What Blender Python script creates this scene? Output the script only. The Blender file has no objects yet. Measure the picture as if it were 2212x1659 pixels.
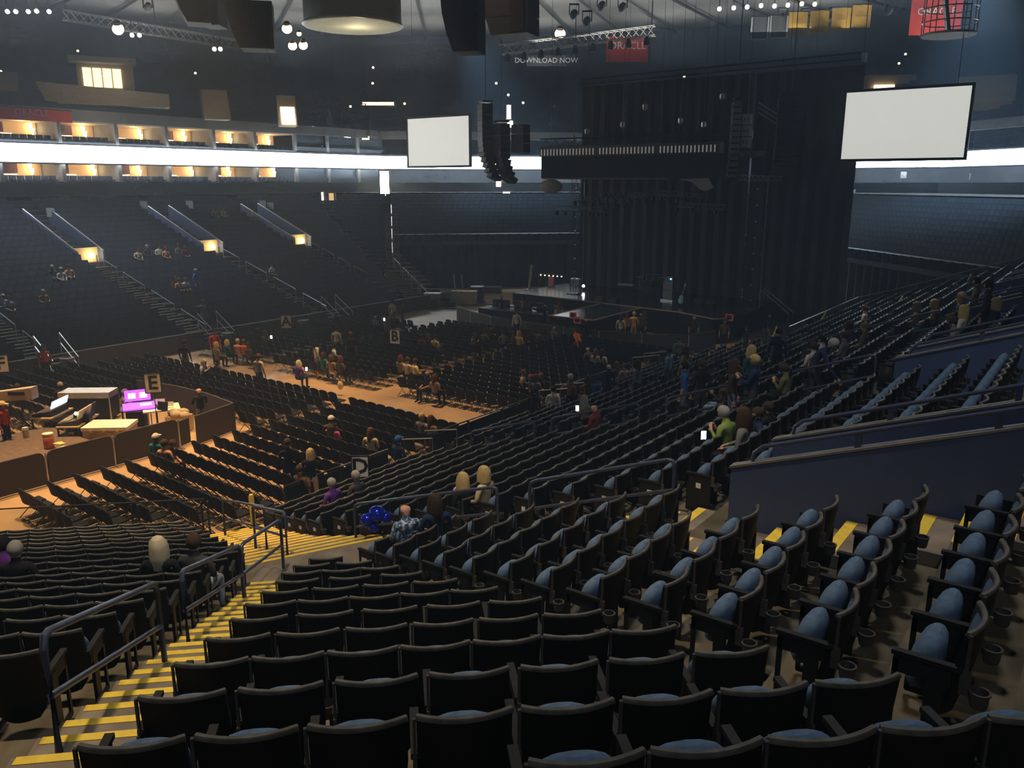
import bpy, math, random
import numpy as np
from mathutils import Vector, Matrix
random.seed(7); rng = np.random.default_rng(7)
scene = bpy.context.scene
C = scene.collection
R = math.radians

# ------------------------------------------------------------------ camera
CAMZ, YAW, PITCH, FPX = 9.1, 36.0, 13.7, 1780.0
cam_d = bpy.data.cameras.new('camera'); cam = bpy.data.objects.new('camera', cam_d); C.objects.link(cam)
cam_d.sensor_fit = 'HORIZONTAL'; cam_d.sensor_width = 36.0; cam_d.lens = 36.0*FPX/2212.0
cam_d.clip_start = 0.1; cam_d.clip_end = 600
cam.location = (0, 0, CAMZ); cam.rotation_euler = (R(90-PITCH), 0, R(YAW))
scene.camera = cam

# ------------------------------------------------------------------ world, exposure, light
w = bpy.data.worlds.new('arena_air'); scene.world = w; w.use_nodes = True
w.node_tree.nodes['Background'].inputs[0].default_value = (0.35, 0.48, 0.65, 1)
w.node_tree.nodes['Background'].inputs[1].default_value = 0.004
_v = w.node_tree.nodes.new('ShaderNodeVolumeScatter'); _v.inputs['Color'].default_value = (.52, .72, 1.0, 1); _v.inputs['Density'].default_value = .0026; _v.inputs['Anisotropy'].default_value = .25
w.node_tree.links.new(_v.outputs[0], w.node_tree.nodes['World Output'].inputs['Volume'])      # thin stage haze
vs = scene.view_settings
vs.view_transform = 'Standard'; vs.look = 'None'; vs.exposure = 0.30; vs.gamma = 1.0; vs.use_curve_mapping = False
scene.cycles.max_bounces = 3; scene.cycles.diffuse_bounces = 1; scene.cycles.glossy_bounces = 2
scene.cycles.transmission_bounces = 2; scene.cycles.volume_bounces = 0; scene.cycles.transparent_max_bounces = 6
scene.cycles.caustics_reflective = False; scene.cycles.caustics_refractive = False
scene.cycles.sample_clamp_indirect = 2.0; scene.cycles.use_adaptive_sampling = True; scene.cycles.adaptive_threshold = 0.1; scene.cycles.adaptive_min_samples = 8; scene.cycles.light_sampling_threshold = 0.03

def lamp(name, kind, loc, energy, col, aim=None, size=1.0, spot=60, blend=0.6):
    d = bpy.data.lights.new(name, kind); o = bpy.data.objects.new(name, d); C.objects.link(o)
    d.energy = energy; d.color = col; o.location = loc
    if kind == 'SPOT': d.spot_size = R(spot); d.spot_blend = blend; d.shadow_soft_size = size
    elif kind == 'AREA': d.size = size
    else: d.shadow_soft_size = size
    if aim is not None:
        o.rotation_euler = (Vector(aim)-Vector(loc)).to_track_quat('-Z', 'Y').to_euler()
    return o
WARM = (1.0, 0.62, 0.30); WARMW = (1.0, 0.80, 0.55); COOL = (0.62, 0.80, 1.0)
# house flood lamps in the roof, aimed down at the arena floor
for i, (x, y, tx, ty, e) in enumerate([(-30, 12, -30, 12, 26000), (-23, 14, -21, 13, 26000), (-25, 25, -24, 23, 20000),
                                       (-33, 22, -33, 21, 15000), (-26, 33, -25, 32, 6500)]):
    lamp('house_and_fill_lamp', 'SPOT', (x, y, 25.0), e, WARM, (tx, ty, 0), 0.5, 46, 0.9)
# softer house lamps over the seating bowl
lamp('house_and_fill_lamp', 'SPOT', (-9, 4, 24), 7500, WARMW, (-10, 7, 2), 0.6, 62, 0.8)
lamp('house_and_fill_lamp', 'SPOT', (-2, 12, 25), 4200, (0.92, 0.92, 0.90), (-3, 12, 5), 0.8, 75, 0.8)
lamp('house_and_fill_lamp', 'SPOT', (-8, 34, 25), 4500, (0.85, 0.92, 1.0), (-9, 33, 3), 0.8, 70, 0.8)
lamp('house_and_fill_lamp', 'SPOT', (-48, 26, 25), 11000, (0.80, 0.90, 1.0), (-50, 24, 4), 0.8, 85, 0.9)
# added cool fill for haze glow on end seats, warm lamp over pit
lamp('house_and_fill_lamp', 'SPOT', (-9, 62, 23), 24000, (0.55, 0.80, 1.0), (-9, 66, 6), 0.8, 75, 0.9)
lamp('house_and_fill_lamp', 'SPOT', (-50, 62, 23), 15000, (0.60, 0.82, 1.0), (-47, 67, 6), 0.8, 70, 0.9)
lamp('house_and_fill_lamp', 'SPOT', (-22, 38, 22), 3000, WARM, (-22, 42, 1), 0.4, 40, 0.8)
lamp('house_and_fill_lamp', 'SPOT', (5, -9, 22), 1700, (0.80, 0.88, 1.0), (-2, 8, 5), 0.8, 60, 0.8)  # added cool fill from behind the viewpoint, brightens the navy wall
# ------------------------------------------------------------------ camera geometry (used to look up where things stand)
_p, _y = R(PITCH), R(YAW)
_fw = np.array([-math.sin(_y)*math.cos(_p), math.cos(_y)*math.cos(_p), -math.sin(_p)])
_rt = np.array([math.cos(_y), math.sin(_y), 0.0]); _up = np.cross(_rt, _fw); _c0 = np.array([0, 0, CAMZ])
def rayd(x, y): return _fw + _rt*(x-1106)/FPX - _up*(y-829.5)/FPX
def atz(x, y, z): d = rayd(x, y); return _c0 + d*((z-CAMZ)/d[2])
def atX(x, y, X): d = rayd(x, y); return _c0 + d*(X/d[0])
def atY(x, y, Y): d = rayd(x, y); return _c0 + d*(Y/d[1])
def atd(x, y, dep): return _c0 + rayd(x, y)*dep
def proj(P):
    d = np.asarray(P, float)-_c0; z = d@_fw
    return 1106+FPX*(d@_rt)/z, 829.5-FPX*(d@_up)/z, z
def inframe(P, m=40):
    x, y, z = proj(P); return z > 0.5 and -m < x < 2212+m and -m < y < 1659+m

# ------------------------------------------------------------------ materials
_mats = {}
def mat(name, col, rough=0.7, metal=0.0, var=0.12, scale=6.0, bump=0.0, spec=0.4, emit=0.0, emcol=None, coords='Object'):
    if name in _mats: return _mats[name]
    m = bpy.data.materials.new(name); m.use_nodes = True; nt = m.node_tree; b = nt.nodes['Principled BSDF']
    b.inputs['Roughness'].default_value = rough; b.inputs['Metallic'].default_value = metal
    b.inputs['Specular IOR Level'].default_value = spec
    if var > 0:
        tc = nt.nodes.new('ShaderNodeTexCoord'); n = nt.nodes.new('ShaderNodeTexNoise'); n.inputs['Scale'].default_value = scale
        n.inputs['Detail'].default_value = 4.0
        nt.links.new(tc.outputs[coords], n.inputs['Vector'])
        r = nt.nodes.new('ShaderNodeValToRGB')
        r.color_ramp.elements[0].position = 0.3; r.color_ramp.elements[1].position = 0.7
        r.color_ramp.elements[0].color = tuple(c*(1-var) for c in col)+(1,); r.color_ramp.elements[1].color = tuple(min(1, c*(1+var)) for c in col)+(1,)
        nt.links.new(n.outputs['Fac'], r.inputs['Fac']); nt.links.new(r.outputs['Color'], b.inputs['Base Color'])
        if bump > 0:
            bp = nt.nodes.new('ShaderNodeBump'); bp.inputs['Strength'].default_value = bump; bp.inputs['Distance'].default_value = 0.02
            nt.links.new(n.outputs['Fac'], bp.inputs['Height']); nt.links.new(bp.outputs['Normal'], b.inputs['Normal'])
    else: b.inputs['Base Color'].default_value = col+(1,)
    if emit > 0:
        b.inputs['Emission Color'].default_value = (emcol or col)+(1,); b.inputs['Emission Strength'].default_value = emit
    _mats[name] = m; return m
M_floor = mat('floor_covering', (0.42, 0.29, 0.17), 0.42, var=0.18, scale=0.7, coords='Object', spec=0.4)
M_conc = mat('grey_concrete', (0.12, 0.095, 0.058), 0.85, var=0.5, scale=1.1)
M_conc2 = mat('pale_concrete', (0.30, 0.30, 0.29), 0.85, var=0.15, scale=0.8)
M_step = mat('stair_concrete', (0.20, 0.16, 0.12), 0.8, var=0.3, scale=3)
M_yellow = mat('yellow_nosing_paint', (0.80, 0.56, 0.06), 0.55, var=0.12, scale=9)
M_black = mat('black_plastic', (0.012, 0.012, 0.012), 0.55, var=0.2, scale=8, spec=0.3)
M_shell = mat('black_seat_shell', (0.010, 0.010, 0.009), 0.6, var=0.25, scale=5, spec=0.2)
M_rim = mat('scuffed_lit_grey_plastic', (0.10, 0.093, 0.08), 0.42, var=0.3, scale=14)  # worn seat rims, lightened in colour where they catch light
M_cush = mat('blue_upholstery', (0.085, 0.135, 0.215), 0.9, var=0.15, scale=18, bump=0.15)
M_cushd = mat('navy_upholstery', (0.045, 0.075, 0.14), 0.9, var=0.15, scale=18)
M_navy = mat('navy_painted_wall', (0.052, 0.078, 0.17), 0.6, var=0.10, scale=1.5)
M_navyr = mat('navy_painted_steel', (0.050, 0.060, 0.105), 0.35, var=0.12, scale=12, spec=0.5)
M_cap = mat('grey_wall_cap', (0.16, 0.15, 0.15), 0.6, var=0.2, scale=4)
M_white = mat('white_plate', (0.75, 0.74, 0.70), 0.5, var=0.05)
M_steel = mat('brushed_steel', (0.45, 0.45, 0.45), 0.35, 0.8, var=0.1, scale=10)
M_dsteel = mat('dark_steel', (0.05, 0.05, 0.052), 0.45, 0.5, var=0.1, scale=10)
M_drape = mat('black_drape', (0.014, 0.016, 0.018), 0.95, var=0.2, scale=1.0, spec=0.1)
M_chair = mat('black_chair_vinyl', (0.010, 0.011, 0.014), 0.75, var=0.2, scale=10, spec=0.2)
M_chairf = mat('dark_chair_frame', (0.03, 0.025, 0.02), 0.55, 0.2, var=0.1)
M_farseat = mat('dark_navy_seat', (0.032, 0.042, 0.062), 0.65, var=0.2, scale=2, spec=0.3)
M_deck = mat('stage_deck_gloss', (0.015, 0.015, 0.016), 0.18, var=0.15, scale=1.2, spec=0.5)
M_grille = mat('black_barricade_cover', (0.040, 0.032, 0.024), 0.85, var=0.2, scale=30, bump=0.1)

# ------------------------------------------------------------------ mesh builder
class MB:
    def __init__(s): s.v = []; s.f = []; s.m = []
    def add(s, vs_, fs, mi=0):
        o = len(s.v); s.v += [tuple(float(q) for q in p) for p in vs_]
        for f in fs: s.f.append(tuple(i+o for i in f)); s.m.append(mi)
        return s
    def hexa(s, p, mi=0):           # eight corners: bottom four counter-clockwise, then top four
        return s.add(p, [(3, 2, 1, 0), (4, 5, 6, 7), (0, 1, 5, 4), (1, 2, 6, 5), (2, 3, 7, 6), (3, 0, 4, 7)], mi)
    def bx(s, x0, x1, y0, y1, z0, z1, mi=0):
        return s.hexa([(x0, y0, z0), (x1, y0, z0), (x1, y1, z0), (x0, y1, z0), (x0, y0, z1), (x1, y0, z1), (x1, y1, z1), (x0, y1, z1)], mi)
    def box(s, c, size, rz=0.0, mi=0, rx=0.0):
        a = Matrix.Rotation(rz, 3, 'Z') @ Matrix.Rotation(rx, 3, 'X'); h = [q/2 for q in size]; c = Vector(c)
        P = [c + a @ Vector((sx*h[0], sy*h[1], sz*h[2])) for sz in (-1, 1) for sx, sy in ((-1, -1), (1, -1), (1, 1), (-1, 1))]
        return s.hexa(P, mi)
    def prism(s, poly, z0, z1, mi=0):
        n = len(poly); P = [(x, y, z0) for x, y in poly]+[(x, y, z1) for x, y in poly]
        return s.add(P, [tuple(range(n-1, -1, -1)), tuple(range(n, 2*n))]+[(i, (i+1) % n, (i+1) % n+n, i+n) for i in range(n)], mi)
    def tube(s, pts, r, n=6, mi=0, caps=True):
        pts = [Vector(p) for p in pts]; rings = []
        rr = r if isinstance(r, (list, tuple)) else [r]*len(pts)
        for i, p in enumerate(pts):
            d = (pts[min(i+1, len(pts)-1)]-pts[max(i-1, 0)]).normalized()
            a = d.cross(Vector((0, 0, 1)));
            if a.length < 1e-3: a = d.cross(Vector((0, 1, 0)))
            a.normalize(); b = d.cross(a)
            rings.append([p+(a*math.cos(2*math.pi*k/n)+b*math.sin(2*math.pi*k/n))*rr[i] for k in range(n)])
        V = [q for g in rings for q in g]; F = []
        for i in range(len(pts)-1):
            for k in range(n): F.append((i*n+k, i*n+(k+1) % n, (i+1)*n+(k+1) % n, (i+1)*n+k))
        if caps: F += [tuple(range(n-1, -1, -1)), tuple(range((len(pts)-1)*n, len(pts)*n))]
        return s.add(V, F, mi)
    def lathe(s, prof, n=12, c=(0, 0, 0), mi=0, sx=1.0, sy=1.0):
        V = []; F = []
        for r, z in prof:
            for k in range(n):
                a = 2*math.pi*k/n; V.append((c[0]+r*sx*math.cos(a), c[1]+r*sy*math.sin(a), c[2]+z))
        for i in range(len(prof)-1):
            for k in range(n): F.append((i*n+k, i*n+(k+1) % n, (i+1)*n+(k+1) % n, (i+1)*n+k))
        if prof[0][0] > 1e-4: F.append(tuple(range(n-1, -1, -1)))
        if prof[-1][0] > 1e-4: F.append(tuple(range((len(prof)-1)*n, len(prof)*n)))
        return s.add(V, F, mi)
    def ball(s, c, r, n=10, m=7, mi=0):
        r = r if isinstance(r, (list, tuple)) else (r, r, r)
        prof = [(max(1e-5, math.sin(math.pi*i/m)), -math.cos(math.pi*i/m)) for i in range(m+1)]
        V = []; F = []
        for q, z in prof:
            for k in range(n):
                a = 2*math.pi*k/n; V.append((c[0]+r[0]*q*math.cos(a), c[1]+r[1]*q*math.sin(a), c[2]+r[2]*z))
        for i in range(m):
            for k in range(n): F.append((i*n+k, i*n+(k+1) % n, (i+1)*n+(k+1) % n, (i+1)*n+k))
        return s.add(V, F, mi)
    def grid(s, rows, mi=0, close=False):   # rows of equally many points
        nr, nc = len(rows), len(rows[0]); V = [p for r_ in rows for p in r_]; F = []
        for i in range(nr-1):
            for k in range(nc-1): F.append((i*nc+k, i*nc+k+1, (i+1)*nc+k+1, (i+1)*nc+k))
        return s.add(V, F, mi)
    def mesh(s, name, mats, smooth=None):
        me = bpy.data.meshes.new(name); me.from_pydata(s.v, [], s.f)
        for m in (mats if isinstance(mats, (list, tuple)) else [mats]): me.materials.append(m)
        if any(s.m): me.polygons.foreach_set('material_index', s.m)
        if smooth is not None:
            me.polygons.foreach_set('use_smooth', [True]*len(me.polygons))
            if smooth < 179: me.set_sharp_from_angle(angle=R(smooth))
        me.update(); return me
    def build(s, name, mats, parent=None, loc=(0, 0, 0), rz=0.0, smooth=None):
        return link(name, s.mesh(name, mats, smooth), parent, loc, rz)
def link(name, me, parent=None, loc=(0, 0, 0), rz=0.0):
    o = bpy.data.objects.new(name, me); C.objects.link(o); o.location = loc; o.rotation_euler = (0, 0, rz)
    if parent is not None: o.parent = parent
    return o
def tag(o, label=None, cat=None, group=None, kind=None):
    if label: o['label'] = label
    if cat: o['category'] = cat
    if group: o['group'] = group
    if kind: o['kind'] = kind
    return o
def thing(name, label, cat, loc=(0, 0, 0), rz=0.0, group=None, kind=None):
    o = bpy.data.objects.new(name, None); C.objects.link(o); o.empty_display_size = 0.2
    o.location = loc; o.rotation_euler = (0, 0, rz); return tag(o, label, cat, group, kind)
def struct(name, mb, mats, label, cat='structure', parent=None, smooth=None):
    return tag(mb.build(name, mats, parent, smooth=smooth), label, cat if parent is None else None, None, 'structure' if parent is None else None)
def many(name, tmpl, xf, mats, parent=None):     # one joined mesh from a template and a list of (x, y, z, rz)
    V = np.array(tmpl.v); n = len(V); out = np.empty((len(xf)*n, 3)); F = []; 
    nf = len(tmpl.f)
    for i, (x, y, z, rz) in enumerate(xf):
        c, s_ = math.cos(rz), math.sin(rz); q = out[i*n:(i+1)*n]
        q[:, 0] = V[:, 0]*c-V[:, 1]*s_+x; q[:, 1] = V[:, 0]*s_+V[:, 1]*c+y; q[:, 2] = V[:, 2]+z
    lens = np.array([len(f) for f in tmpl.f]); flat = np.array([i for f in tmpl.f for i in f])
    k = len(xf); loops = (np.tile(flat, k)+np.repeat(np.arange(k)*n, len(flat))).astype(np.int32)
    starts = (np.tile(np.concatenate([[0], np.cumsum(lens)[:-1]]), k)+np.repeat(np.arange(k)*len(flat), nf)).astype(np.int32)
    me = bpy.data.meshes.new(name); me.vertices.add(k*n); me.vertices.foreach_set('co', out.ravel())
    me.loops.add(len(loops)); me.loops.foreach_set('vertex_index', loops)
    me.polygons.add(k*nf); me.polygons.foreach_set('loop_start', starts)
    for m in (mats if isinstance(mats, (list, tuple)) else [mats]): me.materials.append(m)
    me.polygons.foreach_set('material_index', np.tile(np.array(tmpl.m, dtype=np.int32), k))
    me.update(calc_edges=True); me.validate()
    return link(name, me, parent)
ORD = ['', 'first', 'second', 'third', 'fourth', 'fifth', 'sixth', 'seventh', 'eighth', 'ninth', 'tenth', 'eleventh', 'twelfth', 'thirteenth', 'fourteenth',
       'fifteenth', 'sixteenth', 'seventeenth', 'eighteenth', 'nineteenth', 'twentieth', 'twenty-first', 'twenty-second', 'twenty-third', 'twenty-fourth', 'twenty-fifth', 'twenty-sixth', 'twenty-seventh', 'twenty-eighth']
# ------------------------------------------------------------------ bowl geometry
A44 = R(44); T2 = np.array([math.cos(A44), math.sin(A44)]); N2 = np.array([-math.sin(A44), math.cos(A44)])
_fz = [0.05]
for j in range(1, 60): _fz.append(_fz[-1] + (0.258 if j <= 9 else 0.293 if j <= 20 else 0.33))
def fz(k):
    k = max(0.0, k); i = int(k); return _fz[i]+(_fz[i+1]-_fz[i])*(k-i)
def Xk(k): return -16.8+0.82*k
def Vk(k): return 20.1-0.82*k
def UV(u, v): p = T2*u+N2*v; return (float(p[0]), float(p[1]))
def corner(k, d=0.0):
    X = Xk(k)-d; return (X, (Vk(k)+d+math.sin(A44)*X)/math.cos(A44))
SUMX, SUMY = -58.4, 57.0
def mxy(p): return (SUMX-p[0], SUMY-p[1])
def my(p): return (p[0], SUMY-p[1])
U_L, U_R = -2.80, -1.64          # edges of the yellow-striped stair aisle
def ULk(k): return U_L-max(0.0, 7.5-k)*.35
def YSk(k): return 11.3+max(0.0, 3.8-k)*.33
def YEk(k): return 37.6 if k < 7 else Y_END
def YBk(k): return 10.2 if k < 16 else 8.7
Y_B, Y_S = 10.2, 11.3            # near block ends / side section begins
AISLES = [10.75, 19.3, 27.4, 35.4, 43.4]; AW = 0.55
Y_END = 50.0
FAISLES = [18.5, 27.3, 36.3, 44.6]
def fline(k, d=0.0):             # far bowl row: left side, chamfer, end, chamfer, right side
    c = corner(k, d); a = mxy(c); ye = 58.0+0.82*k-d
    w_ = (ye-a[1])/math.sin(A44); b = (a[0]+w_*math.cos(A44), ye)
    e = my(c); f = (e[0]-w_*math.cos(A44), ye)
    return [(a[0], 2.0), a, b, f, e, (e[0], Y_END+0.3)]

# floor
mb = MB(); mb.bx(-75, 12, -25, 110, -0.3, 0.0); struct('floor', mb, M_floor, 'tan arena floor covering under the folding chairs', 'floor')

# near terrace: one step per seat row
ter = thing('terrace_near', 'stepped concrete terrace under the near seating bowl', 'terrace', kind='structure')
def band(fr, bk, z0, z1):
    mb = MB(); n = len(fr)
    for i in range(n-1):
        a, b, c, d = fr[i], fr[i+1], bk[i+1], bk[i]
        mb.add([(a[0], a[1], z1), (b[0], b[1], z1), (c[0], c[1], z1), (d[0], d[1], z1), (a[0], a[1], z0), (b[0], b[1], z0)],
               [(0, 1, 2, 3), (4, 5, 1, 0)])
    return mb
for k in range(0, 27):
    z1 = fz(k); z0 = fz(k-1)-0.02 if k else -0.02
    if k < 9:
        band([UV(-17, Vk(k)+.54), UV(ULk(k), Vk(k)+.54)], [UV(-17, Vk(k)-.28), UV(ULk(k), Vk(k)-.28)], z0, z1).build('step', M_conc, ter)
        band([(Xk(k)-.54, YSk(k)), (Xk(k)-.54, YEk(k))], [(Xk(k)+.28, YSk(k)), (Xk(k)+.28, YEk(k))], z0, z1).build('step', M_conc, ter)
    else:
        band([UV(-17, Vk(k)+.54), corner(k, .54), (Xk(k)-.54, Y_END)], [UV(-17, Vk(k)-.28), corner(k, -.28), (Xk(k)+.28, Y_END)], z0, z1).build('step', M_conc, ter)
# side cheek of the terrace at its stage end
mb = MB(); xa = Xk(7)-.54
mb.add([(xa, Y_END, 0), (Xk(26), Y_END, 0), (Xk(26), Y_END, fz(26)), (xa, Y_END, fz(7)), (xa, 37.6, 0), (xa, 37.6, fz(7)), (Xk(0)-.54, 37.6, 0), (Xk(0)-.54, 37.6, fz(0))], [(0, 1, 2, 3), (4, 0, 3, 5), (6, 4, 5, 7)])
struct('wall_terrace_end', mb, M_navy, 'dark cheek wall at the stage end of the near seating', 'wall')

# yellow-striped stairs: two steps per row, a nosing stripe on each
def stair(name, label, poly_steps, stripe=True, cat='stairs', sw=.085):
    st = thing(name, label, cat, kind='structure')
    for (a, b, c, d, z0, z1) in poly_steps:     # a-b front edge, c-d back edge
        mb = MB(); mb.hexa([(a[0], a[1], z0), (b[0], b[1], z0), (c[0], c[1], z0), (d[0], d[1], z0), (a[0], a[1], z1), (b[0], b[1], z1), (c[0], c[1], z1), (d[0], d[1], z1)])
        so = mb.build('step', M_step, st)
        if stripe:
            A, B, Cc, D = [np.array(q) for q in (a, b, c, d)]; dp = np.linalg.norm(D-A); f = min(0.9, sw/max(dp, .01))
            A2 = A+(B-A)*0.03; B2 = B-(B-A)*0.03; C2 = B2+(Cc-B)*f; D2 = A2+(D-A)*f
            mb = MB(); mb.hexa([(*A2, z1), (*B2, z1), (*C2, z1), (*D2, z1), (*A2, z1+.006), (*B2, z1+.006), (*C2, z1+.006), (*D2, z1+.006)])
            mb.build('nosing_stripe', M_yellow, so)
    return st
steps = []
for k in range(8, 23):
    v0, v1 = Vk(k)+.54, Vk(k)-.28; vm = (v0+v1)/2; hr = (fz(k+1)-fz(k))/2
    steps.append((UV(U_L, v0), UV(U_R, v0), UV(U_R, vm), UV(U_L, vm), fz(k)-.2, fz(k)+.004))
    steps.append((UV(U_L, vm), UV(U_R, vm), UV(U_R, v1), UV(U_L, v1), fz(k)-.05, fz(k)+hr))
stair('aisle_stairs', 'long straight stairs with bright yellow nosing stripes beside the handrails', steps)
# fan-shaped lower stairs opening onto the floor
D64 = np.array([math.cos(R(64)), math.sin(R(64))]); M64 = np.array([-math.sin(R(64)), math.cos(R(64))])
def fanpt(s, side):
    lo, hi = -8.0, 8.0          # walk along the step edge to the side boundary
    f = (lambda p: p@T2-ULk((20.1-p@N2)/.82)) if side == 0 else (lambda p: p[1]-YSk((p[0]+16.8)/.82))
    base = M64*s+D64*(2.2-(M64*s)@D64+(np.array([-14.5, 10.3])@D64)-2.2)
    for _ in range(50):
        m_ = (lo+hi)/2; p = base+D64*m_
        if f(p) < 0: lo = m_
        else: hi = m_
    p = base+D64*lo; return (float(p[0]), float(p[1]))
steps = []; NF = 15; FR = .455; FZ = .139
for i in range(NF):
    s0 = 21.4-FR*i; s1 = s0-FR if i < NF-1 else s0-2.6; z1 = 0.15+FZ*i
    steps.append((fanpt(s0, 0), fanpt(s0, 1), fanpt(s1, 1), fanpt(s1, 0), -0.02 if i < 2 else z1-.35, z1))
stair('corner_stairs', 'wide fanned stairs with yellow stripes running down to the tan floor', steps)
# side aisles
for ai, yc in enumerate(AISLES):
    steps = []
    y0, y1 = (Y_B+.06, Y_S-.05) if ai == 0 else (yc-AW, yc+AW)
    for k in range(9 if ai == 0 else 7 if ai == 4 else 0, 24):
        a, b = Xk(k)-.54, Xk(k)+.28; m_ = (a+b)/2; hr = (fz(k+1)-fz(k))/2; yy1 = 9.85 if (ai == 0 and k >= 16) else y1
        if ai == 0: y0 = YBk(k)+.06
        if ai == 0 or k < 12:
            steps.append(((a, yy1), (a, y0), (m_, y0), (m_, yy1), fz(k)-.2, fz(k)+.004))
        steps.append(((m_, yy1), (m_, y0), (b, y0), (b, yy1), fz(k)-.05, fz(k)+hr))
    where = ['up to the nearest navy tunnel wall', 'up to the second navy tunnel wall', 'third along the near stand', 'fourth along the near stand', 'last before the stage end of the near stand'][ai]
    stair('aisle_stairs', 'aisle stairs with yellow stripes, '+where, steps, sw=.13)

# navy tunnel walls
def sloped_wall(name, label, y0, y1, x0, x1, ztop0, slope, rail=True):
    st = thing(name, label, 'wall', kind='structure')
    mb = MB(); mb.hexa([(x0, y0, fz((x0+16.8)/.82)-.5), (x1, y0, fz((x1+16.8)/.82)-.5), (x1, y1, fz((x1+16.8)/.82)-.5), (x0, y1, fz((x0+16.8)/.82)-.5),
                        (x0, y0, ztop0), (x1, y0, ztop0+slope*(x1-x0)), (x1, y1, ztop0+slope*(x1-x0)), (x0, y1, ztop0)])
    mb.build('wall_panel', M_navy, st)
    mb = MB(); e = .02; zc = ztop0+slope*(x1-x0)
    mb.hexa([(x0-e, y0-e, ztop0), (x1, y0-e, zc), (x1, y1+e, zc), (x0-e, y1+e, ztop0), (x0-e, y0-e, ztop0+.03), (x1, y0-e, zc+.03), (x1, y1+e, zc+.03), (x0-e, y1+e, ztop0+.03)])
    mb.build('wall_cap', M_cap, st)
    if rail:
        ym = (y0+y1)/2
        pts = [(x0+.25, ym, ztop0+.05+slope*.25), (x0+.27, ym, ztop0+.16+slope*.25), (x0+.38, ym, ztop0+.22+slope*.38), (x1, ym, ztop0+.22+slope*(x1-x0))]
        mb = MB(); mb.tube(pts, .028, 8); mb.build('cap_rail', M_navyr, st, smooth=60)
        for xx in np.arange(x0+1.5, x1, 1.4):
            mb = MB(); mb.box((xx, ym, ztop0+slope*(xx-x0)+.12), (.07, .04, .22)); mb.build('rail_bracket', M_navyr, st)
    return st
for j, yc in enumerate(AISLES[:4]):
    y0 = 9.88 if j == 0 else yc-1.1; y1 = 11.35 if j == 0 else yc+.3
    x0 = -3.66 if j == 0 else -3.4
    nm = ['nearest', 'second', 'third', 'fourth'][j]
    sloped_wall('tunnel_wall', nm+' navy tunnel, wall on the side of the yellow stairs', y0, y0+.14, x0, 6, (5.5 if j == 0 else 5.55), .347)
    sloped_wall('tunnel_wall', nm+' navy tunnel, wall on the stage side', y1, y1+.14, x0+.05, 6, (5.5 if j == 0 else 5.55), .347)

# handrails in the aisles
def handrail(label, pts_base, h=1.0, bend_end=True, mats=None):
    b0, b1 = [np.array(q, float) for q in pts_base]
    t = thing('handrail', label, 'handrail', tuple(b0), group='navy aisle handrails')
    o = b0; r = .031; m_ = mats or M_navyr
    q0, q1 = b0-o, b1-o; up = np.array([0, 0, 1.]); dr = (q1-q0); L = np.linalg.norm(dr); dr = dr/L
    mb = MB(); mb.tube([q0, q0+up*(h-.12), q0+up*(h-.03)+dr*.03, q0+up*h+dr*.12, q1+up*h-dr*.12, q1+up*(h-.03)-dr*.03, q1+up*(h-.12), q1], r, 8); mb.build('top_rail', m_, t, smooth=60)
    mb = MB(); mb.tube([q0+up*h*.5, q1+up*h*.5], r*.9, 8); mb.build('mid_rail', m_, t, smooth=60)
    for q in (q0, q1):
        mb = MB(); mb.lathe([(.06, 0), (.06, .012), (.03, .02)], 10, tuple(q)); mb.build('base_plate', M_steel, t)
    return t
def onaisle1(x, y):              # point on the straight stair surface under a pixel, centre of the aisle
    d = rayd(x, y); tt = (-2.2)/float(d[:2]@T2); return _c0+d*tt
def aisle1(v): return (*UV(-2.58, v), fz((20.1-v)/.82)+.1)
for lab, va, vb in [('nearest handrail on the yellow stairs, lowest left in the photo', 5.69, 8.29), ('second handrail up the yellow stairs, beside the seated man in grey', 9.22, 12.5),
                    ('third', 12.59, 0)]:
    if vb: handrail(lab, (aisle1(va), aisle1(vb)))
def fan_base(x, y):
    best = None
    for z in np.arange(0, 2.4, .02):
        p = atz(x, y, z); s = float(p[:2]@M64); zs = 0.15+FZ*max(0, min(NF-1, math.floor((21.4-s)/FR)))
        if best is None or abs(zs-z) < best[0]: best = (abs(zs-z), p)
    return best[1]
handrail('third handrail on the yellow stairs, reaching over the landing', (aisle1(12.59), fan_base(613, 1230)))
handrail('handrail at the foot of the fanned stairs, left side', (fan_base(487, 1158), fan_base(577, 1190)))
handrail('handrail on the fanned stairs beside the yellow post', (fan_base(553, 1186), fan_base(622, 1210)))
for ai, yc in enumerate(AISLES):
    for xa, xb, wh in [(-12.0, -8.3, 'lower'), (-7.6, -4.95, 'upper')] if ai == 0 else [(-15.6, -13.2, 'lowest'), (-12.6, -9.8, 'middle'), (-9.0, -4.0, 'upper')]:
        if ai > 2: continue
        f = lambda X: (X, 10.98 if ai == 0 else yc, fz((X+16.8)/.82)+.1)
        handrail(wh+' handrail in the '+['aisle by the nearest navy tunnel', 'aisle by the second navy tunnel', 'third side aisle'][ai], (f(xa), f(xb)))

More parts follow.
